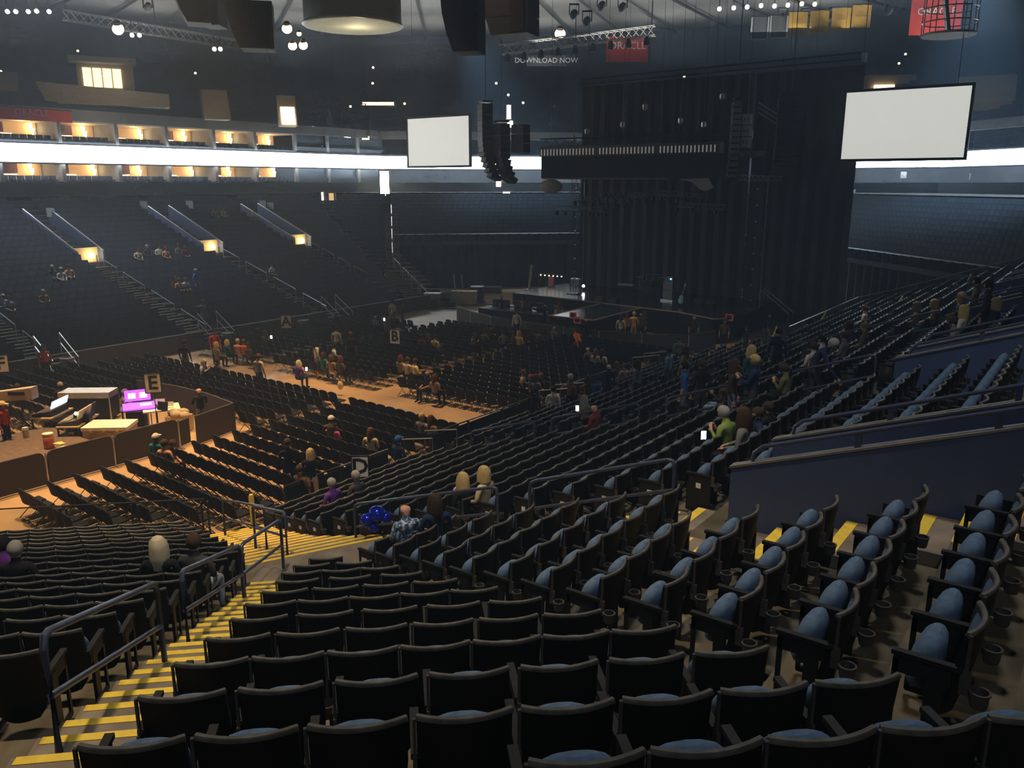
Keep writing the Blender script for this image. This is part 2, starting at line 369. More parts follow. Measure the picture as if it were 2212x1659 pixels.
# front fence of the side stand and the glass fence of the corner stand
fn = thing('front_fence', 'dark panel fence with steel top rail along the side of the floor', 'fence', (-17.6, 13.6, 0))
yy = 13.6
while yy < 36:
    if not any(abs(yy+1-a) < 1.2 for a in AISLES):
        mb = MB(); mb.bx(-.02, .02, yy-13.6+.02, yy-13.6+1.98, .08, .92); mb.build('fence_panel', M_drape, fn)
        mb = MB(); mb.tube([(0, yy-13.6, 1.0), (0, yy-13.6+2, 1.0)], .025, 6); mb.build('top_rail', M_steel if int(yy) % 3 == 0 else M_dsteel, fn, smooth=60)
        mb = MB(); mb.bx(-.03, .03, yy-13.6-.03, yy-13.6+.03, 0, 1.0); mb.build('fence_post', M_dsteel, fn)
    yy += 2.0
for a in AISLES[1:4]:
    t = thing('gate_rail', 'steel ramp rail at the foot of the '+['second', 'third', 'fourth'][AISLES.index(a)-1]+' side aisle', 'handrail', (-17.6, a, 0))
    for s in (-.6, .6):
        mb = MB(); mb.tube([(-.5, s, 0), (-.5, s, .95), (.9, s, 1.25), (.9, s, .1)], .025, 6); mb.build('rail', M_steel, t, smooth=60)
def glass(name='clear_glass'):
    m = bpy.data.materials.new(name); m.use_nodes = True; nt = m.node_tree; nt.nodes.clear()
    o = nt.nodes.new('ShaderNodeOutputMaterial'); mx = nt.nodes.new('ShaderNodeMixShader'); tr = nt.nodes.new('ShaderNodeBsdfTransparent'); gl = nt.nodes.new('ShaderNodeBsdfGlossy')
    tr.inputs[0].default_value = (.93, .95, .95, 1); gl.inputs['Roughness'].default_value = .05; gl.inputs['Color'].default_value = (.7, .75, .8, 1); mx.inputs[0].default_value = .05
    nt.links.new(tr.outputs[0], mx.inputs[1]); nt.links.new(gl.outputs[0], mx.inputs[2]); nt.links.new(mx.outputs[0], o.inputs[0]); return m
M_glass = glass()
gf = thing('glass_fence', 'clear glass fence with paired posts in front of the corner seats', 'fence', (*UV(-5.2, 21.3), 0), A44)
for i in range(8):
    x = -1.75*i
    mb = MB(); mb.bx(x-1.62, x-.12, -.006, .006, .12, 1.0); mb.build('glass_pane', M_glass, gf)
    for dx in (-.08, .08):
        mb = MB(); mb.bx(x+dx-.02, x+dx+.02, -.03, .03, 0, .95); mb.build('fence_post', M_dsteel, gf)
    mb = MB(); mb.tube([(x-1.75, 0, 1.02), (x, 0, 1.02)], .018, 6); mb.build('top_rail', M_chairf, gf)
t = thing('yellow_post', 'tall yellow padded post at the foot of the fanned stairs', 'post', tuple(fan_base(548, 1140)))
mb = MB(); mb.lathe([(.07, 0), (.07, .9), (.05, .95), (.001, .96)], 12); mb.build('post_body', M_yellow, t, smooth=50)
mb = MB(); mb.lathe([(.12, 0), (.12, .02), (.08, .03)], 12); mb.build('post_base', M_dsteel, t)

# glass rail around the stage end of the side stand
t = thing('end_railing', 'sloping glass railing at the stage end of the near seating', 'railing', (Xk(7)-.6, Y_END-.1, 0))
z_ = lambda X: fz((X+16.8)/.82); o = Xk(7)-.6
pth = [(o, 37.6+2.05*i) for i in range(7)]+[(o+2.0*i, Y_END-.1) for i in range(1, 8)]
for (a, y0), (b, y1) in zip(pth[:-1], pth[1:]):
    za, zb = z_(a)+.02, z_(b)+.02; da, db = np.array([a-o, y0-Y_END+.1, 0]), np.array([b-o, y1-Y_END+.1, 0]); e = db-da; n_ = np.array([-e[1], e[0], 0])/np.linalg.norm(e)*.01
    mb = MB(); mb.hexa([da-n_+(0, 0, za), db-n_+(0, 0, zb), db+n_+(0, 0, zb), da+n_+(0, 0, za), da-n_+(0, 0, za+1.0), db-n_+(0, 0, zb+1.0), db+n_+(0, 0, zb+1.0), da+n_+(0, 0, za+1.0)]); mb.build('glass_pane', M_glass, t)
    mb = MB(); mb.tube([da+(0, 0, za+1.03), db+(0, 0, zb+1.03)], .03, 6); mb.build('top_rail', M_steel, t)
    mb = MB(); mb.tube([da+(0, 0, za-.05), da+(0, 0, za+1.03)], .025, 6); mb.build('rail_post', M_dsteel, t)

# far bowl terrace
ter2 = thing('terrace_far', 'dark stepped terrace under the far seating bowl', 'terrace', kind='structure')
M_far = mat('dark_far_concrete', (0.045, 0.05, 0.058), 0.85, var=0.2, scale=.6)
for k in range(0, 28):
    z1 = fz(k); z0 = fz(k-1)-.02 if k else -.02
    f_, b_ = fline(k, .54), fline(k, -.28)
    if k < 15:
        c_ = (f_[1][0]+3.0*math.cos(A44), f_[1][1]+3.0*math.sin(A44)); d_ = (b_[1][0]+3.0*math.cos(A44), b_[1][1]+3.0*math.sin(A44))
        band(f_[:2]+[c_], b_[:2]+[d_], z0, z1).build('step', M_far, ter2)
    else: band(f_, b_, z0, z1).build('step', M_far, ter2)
mb = MB(); mb.bx(-41.15, -40.95, 2, 46, 0, 1.0); struct('wall_far_front', mb, mat('dark_fence_cover', (.06, .055, .05), .8, var=.15, scale=1), 'low dark wall in front of the far seating', 'wall')
# far stairs (too fine to pick the steps apart: one part each)
M_fstep = mat('far_stair_edge', (0.15, 0.12, 0.08), .8, var=.2, scale=2)
def far_stairs(label, line, w_, n, skip=None):
    a, b = [np.array(q, float) for q in line]; d = (b-a)[:2]; L = np.linalg.norm(d); d = d/L; s_ = np.array([-d[1], d[0]])*w_/2
    mb = MB()
    for i in range(n):
        f0, f1 = i/n, (i+1)/n; p, q = a+(b-a)*f0, a+(b-a)*f1; z1 = p[2]+.2; dz = .05
        e = p[:2]+(q-p)[:2]*.3
        for A_, B_, zt, mi in ((p[:2], q[:2], z1, 0), (p[:2], e, z1+.012, 1)):
            mb.hexa([(*(A_-s_), zt-.25), (*(B_-s_), zt-.25), (*(B_+s_), zt-.25), (*(A_+s_), zt-.25), (*(A_-s_), zt), (*(B_-s_), zt), (*(B_+s_), zt), (*(A_+s_), zt)], mi)
    st = thing('far_stairs', label, 'stairs', kind='structure')
    o = mb.build('step_flight', [M_far, M_fstep], st); o['kind'] = 'stuff'
    mb = MB()
    for seg in range(4):
        g0, g1 = .06+.24*seg, .24+.24*seg; p, q = a+(b-a)*g0, a+(b-a)*g1
        mb.tube([p, p+np.array([0, 0, 1.05]), q+np.array([0, 0, 1.05]), q], .03, 4)
    o = mb.build('handrail', M_steel, st); return st
for i, yc in enumerate(FAISLES):
    far_stairs(['far stairs at the left edge of the photo', 'far stairs below the leftmost lit tunnel', 'far stairs below the middle lit tunnel', 'far stairs below the tunnel nearest the corner'][i],
               ((SUMX-Xk(0)+.9, yc, 0), (SUMX-Xk(14), yc, fz(14)-.1)) if i < 3 else ((SUMX-Xk(5), yc, fz(5)-.1), (SUMX-Xk(14), yc, fz(14)-.1)), 1.15, 34 if i < 3 else 20)
ms = [mxy(UV(-2.2, v)) for v in (13.2, 2.0)]
far_stairs('upper corner stairs climbing to the brightest doorway', ((*ms[0], fz(8.5)), (*ms[1], fz(22))), 1.2, 26)
lo = mxy((-17.6, 11.2)); far_stairs('wide lower corner stairs beside the stage-side black drapes', ((*lo, 0), (*ms[0], fz(8.4))), 2.6, 17)
# ------------------------------------------------------------------ seats
def seat_parts():
    hw, n = .245, 8; parts = {}
    S = [-1+2*i/n for i in range(n+1)]
    def bk(s, t, off): w_ = hw*(.55+.45*min(1, t/.4)**.6); return (s*w_, .12*(1-t)**1.4-.06*(1-s*s)+off, .22+.64*t)
    mb = MB()
    fr = [[bk(s, t, .018) for s in S] for t in (0, .12, .3, .6, 1)]; br = [[bk(s, t, -.018) for s in reversed(S)] for t in (0, .12, .3, .6, 1)]
    mb.grid(fr); mb.grid(br)
    top = [bk(s, 1, .018) for s in S]+[bk(s, 1, -.018) for s in reversed(S)]; mb.add(top, [tuple(range(len(top)))])
    for sd in (-1, 1):
        mb.grid([[bk(sd, t, .018*sd), bk(sd, t, -.018*sd)] for t in (0, .12, .3, .6, 1)])
    parts['backrest'] = (mb.mesh('backrest', M_shell, 40), M_shell)
    mb = MB(); mb.tube([tuple(np.array(bk(s, 1, 0))+np.array([0, 0, .006])) for s in S], .021, 6); parts['top_edge'] = (mb.mesh('top_edge', M_rim, 60), M_rim)
    mb = MB(); rows = []
    for t, o in ((.30, .02), (.36, .05), (.62, .062), (.90, .05), (.96, .02)):
        rows.append([bk(s*.88, t, o*(1-.75*abs(s)**6)) for s in S])
    mb.grid(rows); parts['back_pad'] = (mb.mesh('back_pad', M_cushd, 179), M_cushd)
    mb = MB(); rows = []; m_ = 12                                # tipped-up seat cushion, rounded top
    for i in range(13):
        t = .5-.5*math.cos(math.pi*(.04+.92*i/12)); e = abs(2*t-1); z = .33+.405*t; wd = .208*max(.05, 1-e**3.4)**.42; th = (.115-.03*t)*max(.06, 1-e**3)**.5
        cy = .26-.07*t
        rows.append([(wd*math.copysign(abs(math.cos(2*math.pi*j/m_))**.75, math.cos(2*math.pi*j/m_)), cy+th*math.sin(2*math.pi*j/m_), z) for j in range(m_+1)])
    mb.grid(rows); top = rows[-1][:-1]; mb.add(top, [tuple(range(len(top)))]); bot = rows[0][:-1]; mb.add(bot, [tuple(reversed(range(len(bot))))])
    parts['seat_cushion'] = (mb.mesh('seat_cushion', M_cush, 70), M_cush)
    mb = MB(); mb.box((-.255, .20, .635), (.05, .40, .03)); mb.box((-.255, .22, .56), (.022, .33, .12)); mb.box((-.255, .37, .32), (.022, .035, .55)); mb.box((-.255, .14, .30), (.03, .10, .58)); mb.box((-.255, .24, .06), (.022, .28, .05))
    parts['armrest'] = (mb.mesh('armrest', M_black), M_black)
    mb = MB(); mb.lathe([(.045, -.07), (.052, -.05), (.058, .02), (.064, .022), (.064, .034), (.050, .034), (.044, -.05), (.001, -.055)], 14, (-.258, -.105, .50)); mb.box((-.258, -.02, .56), (.022, .06, .16)); mb.box((-.258, -.02, .75), (.016, .02, .25))
    parts['cup_holder'] = (mb.mesh('cup_holder', M_rim, 60), M_black)
    parts['cup_holder'][0].materials[0] = mat('dull_black_plastic', (.055, .05, .045), .5, var=.2)
    return parts
SP = seat_parts()
mb = MB(); mb.bx(-.275, -.235, .0, .36, .06, .60); END_PANEL = mb.mesh('end_panel', M_black)
mb = MB(); mb.bx(-.282, -.274, .15, .23, .42, .50); PLATE = mb.mesh('number_plate', M_white)
mb = MB(); mb.bx(.235, .275, .0, .36, .06, .60); END_PANEL_R = mb.mesh('end_panel', M_black)
mb = MB(); mb.bx(.274, .282, .15, .23, .42, .50); PLATE_R = mb.mesh('number_plate', M_white)
# simpler joined seat for the masses
def mass_seat(full=True):
    mb = MB(); hw = .245; S = (-1, -.5, 0, .5, 1)
    def bk(s, t, off): return (s*(hw-.05*(1-t)), .10*(1-t)-.06*(1-s*s)+off, .28+.58*t)
    if full:
        mb.grid([[bk(s, t, .02) for s in S] for t in (0, 1)], 2); mb.grid([[bk(s, t, -.02) for s in reversed(S)] for t in (0, 1)], 0)
        tp = [bk(s, 1, -.022) for s in S]; t2 = [bk(s, 1, .022) for s in S]; mb.grid([[(a, b, c+.012) for a, b, c in tp], [(a, b, c+.012) for a, b, c in t2]], 1)
        mb.grid([[(a, b, c-.025) for a, b, c in tp], [(a, b, c+.012) for a, b, c in tp]], 1)
        rows = []
        for z, wd, cy in ((.36, .18, .24), (.54, .2, .21), (.64, .17, .19), (.68, .08, .18)): rows.append([(-wd, cy-.07, z), (-wd*.6, cy+.08, z), (wd*.6, cy+.08, z), (wd, cy-.07, z), (-wd, cy-.07, z)])
        mb.grid(rows, 3)
        mb.box((-.255, .20, .63), (.045, .38, .035), mi=0); mb.box((-.255, .22, .32), (.025, .3, .6), mi=0)
    else:
        mb.grid([[(-.23, .08, .36), (.23, .08, .36)], [(-.245, 0, .86), (.245, 0, .86)]], 0); mb.grid([[(.23, .05, .36), (-.23, .05, .36)], [(.245, -.04, .86), (-.245, -.04, .86)]], 0)
        mb.grid([[(-.245, -.04, .86), (.245, -.04, .86)], [(-.245, 0, .87), (.245, 0, .87)]], 1)
        mb.grid([[(-.2, .2, .44), (.2, .2, .44)], [(-.17, .12, .80), (.17, .12, .80)]], 0)
    return mb
SEATS = []     # x, y, z, rz, block, row, index, extra
def add_row(block, k, p0, p1, facing, ends=(None, None), idx_from=0):
    p0, p1 = np.array(p0), np.array(p1); L = np.linalg.norm(p1-p0); n = int(L/.512+.03)
    if n < 1: return
    d = (p1-p0)/L; pt = L/n if block in ('CB', 'SB') else .512
    for i in range(n):
        q = p0+d*pt*(i+.5)
        SEATS.append((q[0], q[1], fz(k), facing, block, k, i+1, (ends[0] if i == 0 else None) or (ends[1] if i == n-1 else None)))
F_C = A44            # local +y faces N2
F_S = R(90)          # local +y faces -X
for k in range(0, 18):
    a = UV(ULk(k)-.02, Vk(k)); b = UV(-16.5, Vk(k)); add_row('CL', k, a, b, F_C, ('armR', None))
for k in range(9, 23):
    c = corner(k); uc = c[0]*T2[0]+c[1]*T2[1]
    add_row('CB', k, UV(U_R+.03, Vk(k)), UV(uc-.32, Vk(k)), F_C, ('endL', None))
    if c[1]+.38 < YBk(k)-.5: add_row('SB', k, (Xk(k), YBk(k)), (Xk(k), c[1]+.40), F_S, ('endR', None))
cuts = [Y_S]+[y for a in AISLES[1:] for y in (a-AW, a+AW)]+[Y_END-.2]
for k in range(0, 25):
    for s in range(0, len(cuts), 2):
        y0 = (YSk(k) if s == 0 else cuts[s]) if not (k >= 16 and s == 0) else 11.55
        y1 = min(cuts[s+1], YEk(k)-.15)
        if y1-y0 < .6: continue
        if k >= 15 and s > 0 and s//2 <= 3: y0 = cuts[s]+.08
        if k >= 15 and s//2 <= 2: y1 = min(cuts[s+1]-.62, YEk(k)-.15)
        add_row('SF%d' % (s//2), k, (Xk(k), y0+.04), (Xk(k), y1-.04), F_S, ('endL' if k >= 2 else None, None))
# nearest seats become objects, the rest one joined mass
TAKEN = []                        # places where people sit or stand: seats there are lowered later
def camd(s): return math.dist((s[0], s[1], s[2]+.6), (0, 0, CAMZ))
vis = [s for s in SEATS if inframe((s[0], s[1], s[2]+.75), 30) and s[2] < CAMZ-1.0]
vis.sort(key=camd)
ends = [s for s in vis if s[4] == 'SF0' and s[6] == 1 and 2 <= s[5] <= 16]
near = (ends+[s for s in vis if s not in ends])[:300]; nearset = set(id(s) for s in near)
rowno = {}
for b, order in (('CB', -1), ('SB', -1), ('CL', -1), ('SF0', -1), ('SF1', -1)):
    ks = sorted({s[5] for s in near if s[4] == b}, reverse=order < 0); rowno[b] = {k: i+1 for i, k in enumerate(ks)}
def seat_label(s):
    b, k, i = s[4], s[5], s[6]; r = rowno[b][k]
    if b == 'CB': return f'black-backed arena seat, {ORD[i]} from the yellow stairs, {ORD[r]} row up from photo bottom'
    if b == 'SB': return f'blue-cushioned arena seat, {ORD[i]} back from nearest navy wall, {ORD[r]} row from right edge'
    if b == 'CL': return f'dark arena seat, {ORD[i]} left of the yellow stairs, {ORD[r]} row up from photo bottom'
    if b == 'SF0': return f'dark arena seat, {ORD[i]} past the nearest tunnel aisle, {ORD[r]} row from the top'
    return f'dark arena seat, {ORD[i]} past the second tunnel aisle, {ORD[r]} row from the top'
def make_seat(s):
    t = thing('arena_seat', seat_label(s), 'seat', (s[0], s[1], s[2]), s[3], 'fixed seats of the near bowl')
    for nm, (me, m_) in SP.items():
        o = bpy.data.objects.new(nm, me); C.objects.link(o); o.parent = t
    if s[7] == 'armR':
        o = link('armrest', SP['armrest'][0], t); o.location = (.51, 0, 0)
    elif s[7]:
        o = link('end_panel', END_PANEL if s[7] == 'endL' else END_PANEL_R, t); link('number_plate', PLATE if s[7] == 'endL' else PLATE_R, o)
    return t
for s in near: make_seat(s)
rest = [s for s in vis if id(s) not in nearset]
o = many('seat_mass_near', mass_seat(), [s[:4] for s in rest], [M_shell, M_rim, M_cushd, mat('shaded_navy_cushion', (.02, .03, .05), .9, var=.1)])  # cushions darkened in colour where the house light dims
tag(o, 'remaining dark folding seats of the near side stand', 'seats', None, 'stuff')
# far seats
FS = []
def frow(k, p0, p1, rz, gaps=()):
    p0, p1 = np.array(p0), np.array(p1); L = np.linalg.norm(p1-p0); n = int(L/.512)
    for i in range(n):
        q = p0+(p1-p0)/L*(.256+.512*i)
        if any(a < q[1] < b for a, b in gaps): continue
        FS.append((q[0], q[1], fz(k), rz))
cs0, cs1 = np.array(ms[0]), np.array(ms[1]); lo0 = np.array(lo)
def nearstair(q):
    for a, b, w_ in ((cs0, cs1, .95), (lo0, cs0, 1.7)):
        d = b-a; t = max(-.1, min(1.1, ((q-a)@d)/(d@d))); 
        if np.linalg.norm(q-a-d*t) < w_: return True
    return False
for k in range(0, 26):
    fl = fline(k); gaps = [(a-.62, a+.62) for a in FAISLES]
    if 14 <= k <= 22: gaps = [(a-.95, a+.95) for a in FAISLES]
    frow(k, (fl[1][0], 2.5), (fl[1][0], fl[1][1]-.3), R(-90), gaps)
    e = np.array(fl[1]); d = np.array(fl[2])-e; L = np.linalg.norm(d); d /= L
    frow(k, e+d*.3, e+d*(L-.3 if k >= 15 else 2.6), A44+math.pi)
    if k >= 15:
        frow(k, fl[2], fl[3], math.pi); frow(k, fl[3], fl[4], math.pi-A44); frow(k, (fl[4][0], fl[4][1]-.3), (fl[5][0], Y_END+.5), R(90))
FS = [f for f in FS if not nearstair(np.array(f[:2])) and inframe((f[0], f[1], f[2]+.5), 20)]
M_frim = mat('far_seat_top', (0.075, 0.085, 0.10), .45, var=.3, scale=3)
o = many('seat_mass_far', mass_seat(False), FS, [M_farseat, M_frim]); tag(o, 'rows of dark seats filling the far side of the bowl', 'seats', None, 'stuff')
# ------------------------------------------------------------------ ring of suites, ribbon displays, upper deck, roof
RING = [(-63.3, -14), (-63.3, 64), (-40, 86.5), (-14, 86.5), (4.9, 68), (4.9, 45)]
RC = np.array([-29.2, 30.0])
def offs(poly, d):               # move a ring outwards by d
    out = []
    for i, p in enumerate(poly):
        p = np.array(p); ns = []
        for a, b in ((i-1, i), (i, i+1)):
            if a < 0 or b >= len(poly): continue
            e = np.array(poly[b])-np.array(poly[a]); n_ = np.array([-e[1], e[0]])/np.linalg.norm(e)
            if n_@(np.array(poly[a])-RC) < 0: n_ = -n_
            ns.append(n_)
        if len(ns) == 2: m_ = ns[0]+ns[1]; m_ = m_/(1+ns[0]@ns[1])
        else: m_ = ns[0]
        out.append(tuple(p+m_*d))
    return out
def ringwall(poly, z0, z1, mb=None, mi=0, th=.3):
    mb = mb or MB(); q = offs(poly, th)
    for i in range(len(poly)-1):
        a, b, c, d = poly[i], poly[i+1], q[i+1], q[i]
        mb.hexa([(*a, z0), (*b, z0), (*c, z0), (*d, z0), (*a, z1), (*b, z1), (*c, z1), (*d, z1)], mi)
    return mb
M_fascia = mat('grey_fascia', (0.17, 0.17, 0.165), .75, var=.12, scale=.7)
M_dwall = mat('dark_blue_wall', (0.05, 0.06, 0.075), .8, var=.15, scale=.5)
struct('wall_fascia', ringwall(RING, 13.55, 14.35), M_fascia, 'grey concrete fascia band below the upper deck', 'wall')
struct('wall_club_ledge', ringwall(offs(RING, -.25), 8.15, 9.15), M_dwall, 'dark ledge wall under the lower suites', 'wall')
mb = MB()
top = [fline(26.2)[i] for i in range(6)]; rg = [(-63.3, 2), (-63.3, 64), (-40, 86.5), (-14, 86.5), (4.9, 68), (4.9, 45)]
for i in range(5): mb.add([(*top[i], 8.2), (*top[i+1], 8.2), (*rg[i+1], 8.2), (*rg[i], 8.2)], [(0, 1, 2, 3)])
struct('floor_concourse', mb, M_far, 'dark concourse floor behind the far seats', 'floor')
struct('wall_suite_back', ringwall(offs(RING, 4.2), 8.2, 14.0), M_dwall, 'wall behind the far suites', 'wall')
mb = ringwall(offs(RING, .1), 11.75, 11.95, th=4.2); struct('floor_suites', mb, M_fascia, 'slab between the two suite levels', 'floor')
struct('floor_suites_lower', ringwall(offs(RING, .1), 8.95, 9.1, th=4.2), M_fascia, 'slab under the lower suite level', 'floor')

# ribbon displays
M_led = mat('lit_ribbon_display', (0.9, 0.95, 1.0), .5, var=0, emit=11.0, emcol=(0.78, 0.90, 1.0))
def ribbon(label, pts):
    t = thing('ribbon_display', label, 'display', (*pts[0], 0))
    o = pts[0]
    for i in range(len(pts)-1):
        a, b = np.array(pts[i])-np.array(o), np.array(pts[i+1])-np.array(o); L = np.linalg.norm(b-a); n = max(1, int(L/6))
        for j in range(n):
            p, q = a+(b-a)*j/n, a+(b-a)*(j+1)/n
            nr = np.array([-(b-a)[1], (b-a)[0]])/L*.2
            if nr@(np.array(pts[i])-RC) < 0: nr = -nr
            mb = MB(); mb.hexa([(*p, 10.55), (*q, 10.55), (*(q+nr), 10.55), (*(p+nr), 10.55), (*p, 11.8), (*q, 11.8), (*(q+nr), 11.8), (*(p+nr), 11.8)])
            mb.build('display_panel', M_led, t)
    mb = MB()
    for i in range(len(pts)-1):
        a, b = np.array(pts[i])-np.array(o), np.array(pts[i+1])-np.array(o); mb.tube([(*a, 10.5), (*b, 10.5)], .06, 4); mb.tube([(*a, 11.86), (*b, 11.86)], .06, 4)
    mb.build('display_frame', M_dsteel, t); return t
RF = offs(RING, -.35)
ribbon('long glowing white ribbon display along the far suites', [RF[0], RF[1], RF[2], (-34, RF[2][1])])
ribbon('glowing white ribbon display at the right behind the big screen', [(-24.5, RF[3][1]), RF[3], RF[4]])

# lit suites
M_suite = mat('warm_suite_wall', (0.62, 0.46, 0.28), .8, var=.08, scale=.5)
M_sconce = mat('lit_sconce', (1, .8, .5), .5, var=0, emit=14.0, emcol=(1.0, 0.74, 0.38))
M_tv = mat('dark_television', (0.05, 0.03, 0.035), .3, var=.1)
M_counter = mat('bright_counter', (0.75, 0.60, 0.38), .5, var=.1)
SY = [14.0, 18.2, 22.5, 26.8, 31.1, 35.4, 39.6, 44.0, 48.2, 52.8]
def suite(y0, y1, z0, z1, flip, lab):
    t = thing('luxury_suite', lab, 'suite', (-63.3, y0, z0), 0, 'lit suites along the far wall'); w_ = y1-y0; h = z1-z0
    mb = MB(); mb.bx(-3.2, -3.1, .25, w_-.05, .0, h); mb.build('back_wall', M_suite, t)
    mb = MB(); mb.bx(-3.2, 0, .0, .25, .0, h); mb.build('divider_wall', M_fascia, t)
    mb = MB(); mb.bx(-3.1, -.2, .25, .3, .0, h); mb.build('side_wall', M_suite, t)
    mb = MB(); mb.bx(-3.1, -.2, .3, w_-.05, h-.1, h); mb.build('soffit', M_suite, t)
    yv = (.9, 2.3) if flip else (.6, 1.7)
    mb = MB(); mb.bx(-2.6, -2.5, yv[0], yv[1], .72, 1.42); mb.build('television', mat('dark_red_television', (.06, .016, .016), .6, var=.1), t)
    ys = w_-.9 if flip else w_-.5
    for q in ((ys, .85), (ys-.12, 1.2)):
        mb = MB(); mb.lathe([(.05, -.22), (.14, .16), (.14, .2), (.001, .2)], 8, (-2.7, q[0], q[1])); mb.build('sconce', M_sconce, t)
    mb = MB(); mb.bx(-2.8, -2.2, .9, 2.2, .0, .55); mb.bx(-2.85, -2.15, .85, 2.25, .55, .6); mb.build('counter', M_counter, t)
    mb = MB(); mb.bx(-2.5, -2.42, .9, 2.2, .56, .66); mb.build('added_counter_glow', mat('added_counter_strip', (1, .8, .5), .5, var=0, emit=4, emcol=(1, .78, .45)), t)  # glowing strip added so the counter comes out bright
    mb = MB()
    for j in range(7):
        mb.box((-.75, .55+.55*j, .28), (.12, .46, .5)); mb.box((-.5, .55+.55*j, .2), (.45, .46, .1))
    o = mb.build('suite_seats', M_farseat, t); o['kind'] = 'stuff'
    mb = MB(); mb.bx(-.08, 0, .25, w_, 0, .12); mb.build('front_kerb', M_dwall, t)
    lamp('suite_lamp', 'POINT', (-63.3-1.6, y0+w_*.6, z0+h-.35), 55, (1, .66, .32), None, .15)
    return t
for i in range(len(SY)-1):
    if i < 2: continue
    suite(SY[i], SY[i+1], 11.95, 13.55, i % 2 == 0, f'warm-lit upper suite, {ORD[len(SY)-1-i]} from its right end, above the ribbon')
    suite(SY[i], SY[i+1], 9.1, 10.6, i % 2 == 1, f'warm-lit lower suite, {ORD[len(SY)-1-i]} from its right end, below the ribbon')
# unlit grey suite fronts towards the corner
for lev, z0, z1 in (('upper', 11.95, 13.55), ('lower', 9.1, 10.55)):
    t = thing('suite_front', f'unlit grey {lev} suite fronts towards the stage corner', 'suite', (-63.6, 52.8, z0))
    for j in range(3):
        mb = MB(); mb.bx(-.15, .05, j*4.0, j*4.0+.35, 0, z1-z0); mb.build('pier', M_fascia, t)
        mb = MB(); mb.bx(-.4, -.3, j*4.0+.35, j*4.0+4.0, .5, z1-z0); mb.build('window_pane', mat('dim_glass', (.05, .065, .08), .15, var=.1), t)
        mb = MB(); mb.bx(-.3, 0, j*4.0+.35, j*4.0+4.0, 0, .5); mb.build('apron', M_dwall, t)

# upper deck: steps from the fascia out to the round outer wall
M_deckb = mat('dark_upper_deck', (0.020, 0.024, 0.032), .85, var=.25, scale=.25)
ang = np.linspace(R(8), R(205), 64)
def ring_at(a):
    d = np.array([math.cos(a), math.sin(a)]); best = 200
    P = offs(RING, .3)
    for i in range(len(P)-1):
        e = np.array(P[i+1])-np.array(P[i]); M_ = np.array([d, -e]).T
        if abs(np.linalg.det(M_)) < 1e-6: continue
        t_, s_ = np.linalg.solve(M_, np.array(P[i])-RC)
        if t_ > 0 and -1e-6 <= s_ <= 1.000001: best = min(best, t_)
    return best if best < 199 else 70.0
RI = [min(ring_at(a), 66) for a in ang]; RO = 75.0; NS = 22
ud = thing('upper_deck', 'dark steep upper deck ringing the arena', 'terrace', kind='structure')
for s in range(NS):
    mb = MB()
    for i in range(len(ang)-1):
        q = []
        for a, r in ((ang[i], RI[i]), (ang[i+1], RI[i+1])):
            for f in (s/NS, (s+1)/NS):
                rr = r+(RO-r)*f; q.append((RC[0]+rr*math.cos(a), RC[1]+rr*math.sin(a)))
        z0, z1 = 14.3+7.6*s/NS, 14.3+7.6*(s+1)/NS
        mb.add([(*q[0], z0), (*q[0], z1), (*q[2], z1), (*q[2], z0), (*q[1], z1), (*q[3], z1)], [(0, 3, 2, 1), (1, 2, 5, 4)])
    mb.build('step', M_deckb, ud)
mb = MB()
for i in range(len(ang)-1):
    a, b = ang[i], ang[i+1]; p, q = [(RC[0]+(RO+.2)*math.cos(x), RC[1]+(RO+.2)*math.sin(x)) for x in (a, b)]
    mb.add([(*p, 17), (*q, 17), (*q, 30), (*p, 30)], [(0, 1, 2, 3)])
struct('wall_outer', mb, M_deckb, 'dark round outer wall of the arena', 'wall')
# roof: shallow dished underside with fine ribs
def roof_mat():
    m = bpy.data.materials.new('ribbed_roof_deck'); m.use_nodes = True; nt = m.node_tree; b = nt.nodes['Principled BSDF']; b.inputs['Roughness'].default_value = .8
    tc = nt.nodes.new('ShaderNodeTexCoord'); wv = nt.nodes.new('ShaderNodeTexWave'); wv.inputs['Scale'].default_value = .55; wv.inputs['Distortion'].default_value = .3; wv.bands_direction = 'Y'
    n = nt.nodes.new('ShaderNodeTexNoise'); n.inputs['Scale'].default_value = .3; mx = nt.nodes.new('ShaderNodeMixRGB'); mx.blend_type = 'MULTIPLY'; mx.inputs[0].default_value = .6
    r = nt.nodes.new('ShaderNodeValToRGB'); r.color_ramp.elements[0].color = (.07, .075, .075, 1); r.color_ramp.elements[1].color = (.20, .205, .20, 1)
    nt.links.new(tc.outputs['Object'], wv.inputs['Vector']); nt.links.new(tc.outputs['Object'], n.inputs['Vector']); nt.links.new(wv.outputs['Fac'], r.inputs['Fac'])
    nt.links.new(r.outputs['Color'], mx.inputs[1]); nt.links.new(n.outputs['Fac'], mx.inputs[2]); nt.links.new(mx.outputs[0], b.inputs['Base Color']); return m
M_roof = roof_mat()
mb = MB(); rows = []
for rr in np.linspace(4, 76, 13): rows.append([(RC[0]+rr*math.cos(a), RC[1]+rr*math.sin(a), 25.4+2.6*(rr/76)**2) for a in np.linspace(0, 2*math.pi, 73)])
mb.grid(rows); struct('ceiling', mb, M_roof, 'grey ribbed underside of the round roof', 'ceiling')
rib = thing('roof_beams', 'radial steel beams under the grey roof', 'beams', kind='structure')
for a in np.linspace(R(60), R(170), 23):
    mb = MB(); p = [(RC[0]+rr*math.cos(a), RC[1]+rr*math.sin(a), 25.1+2.6*(rr/76)**2) for rr in np.linspace(8, 75, 6)]; mb.tube(p, .16, 4); mb.build('beam', M_dsteel, rib)
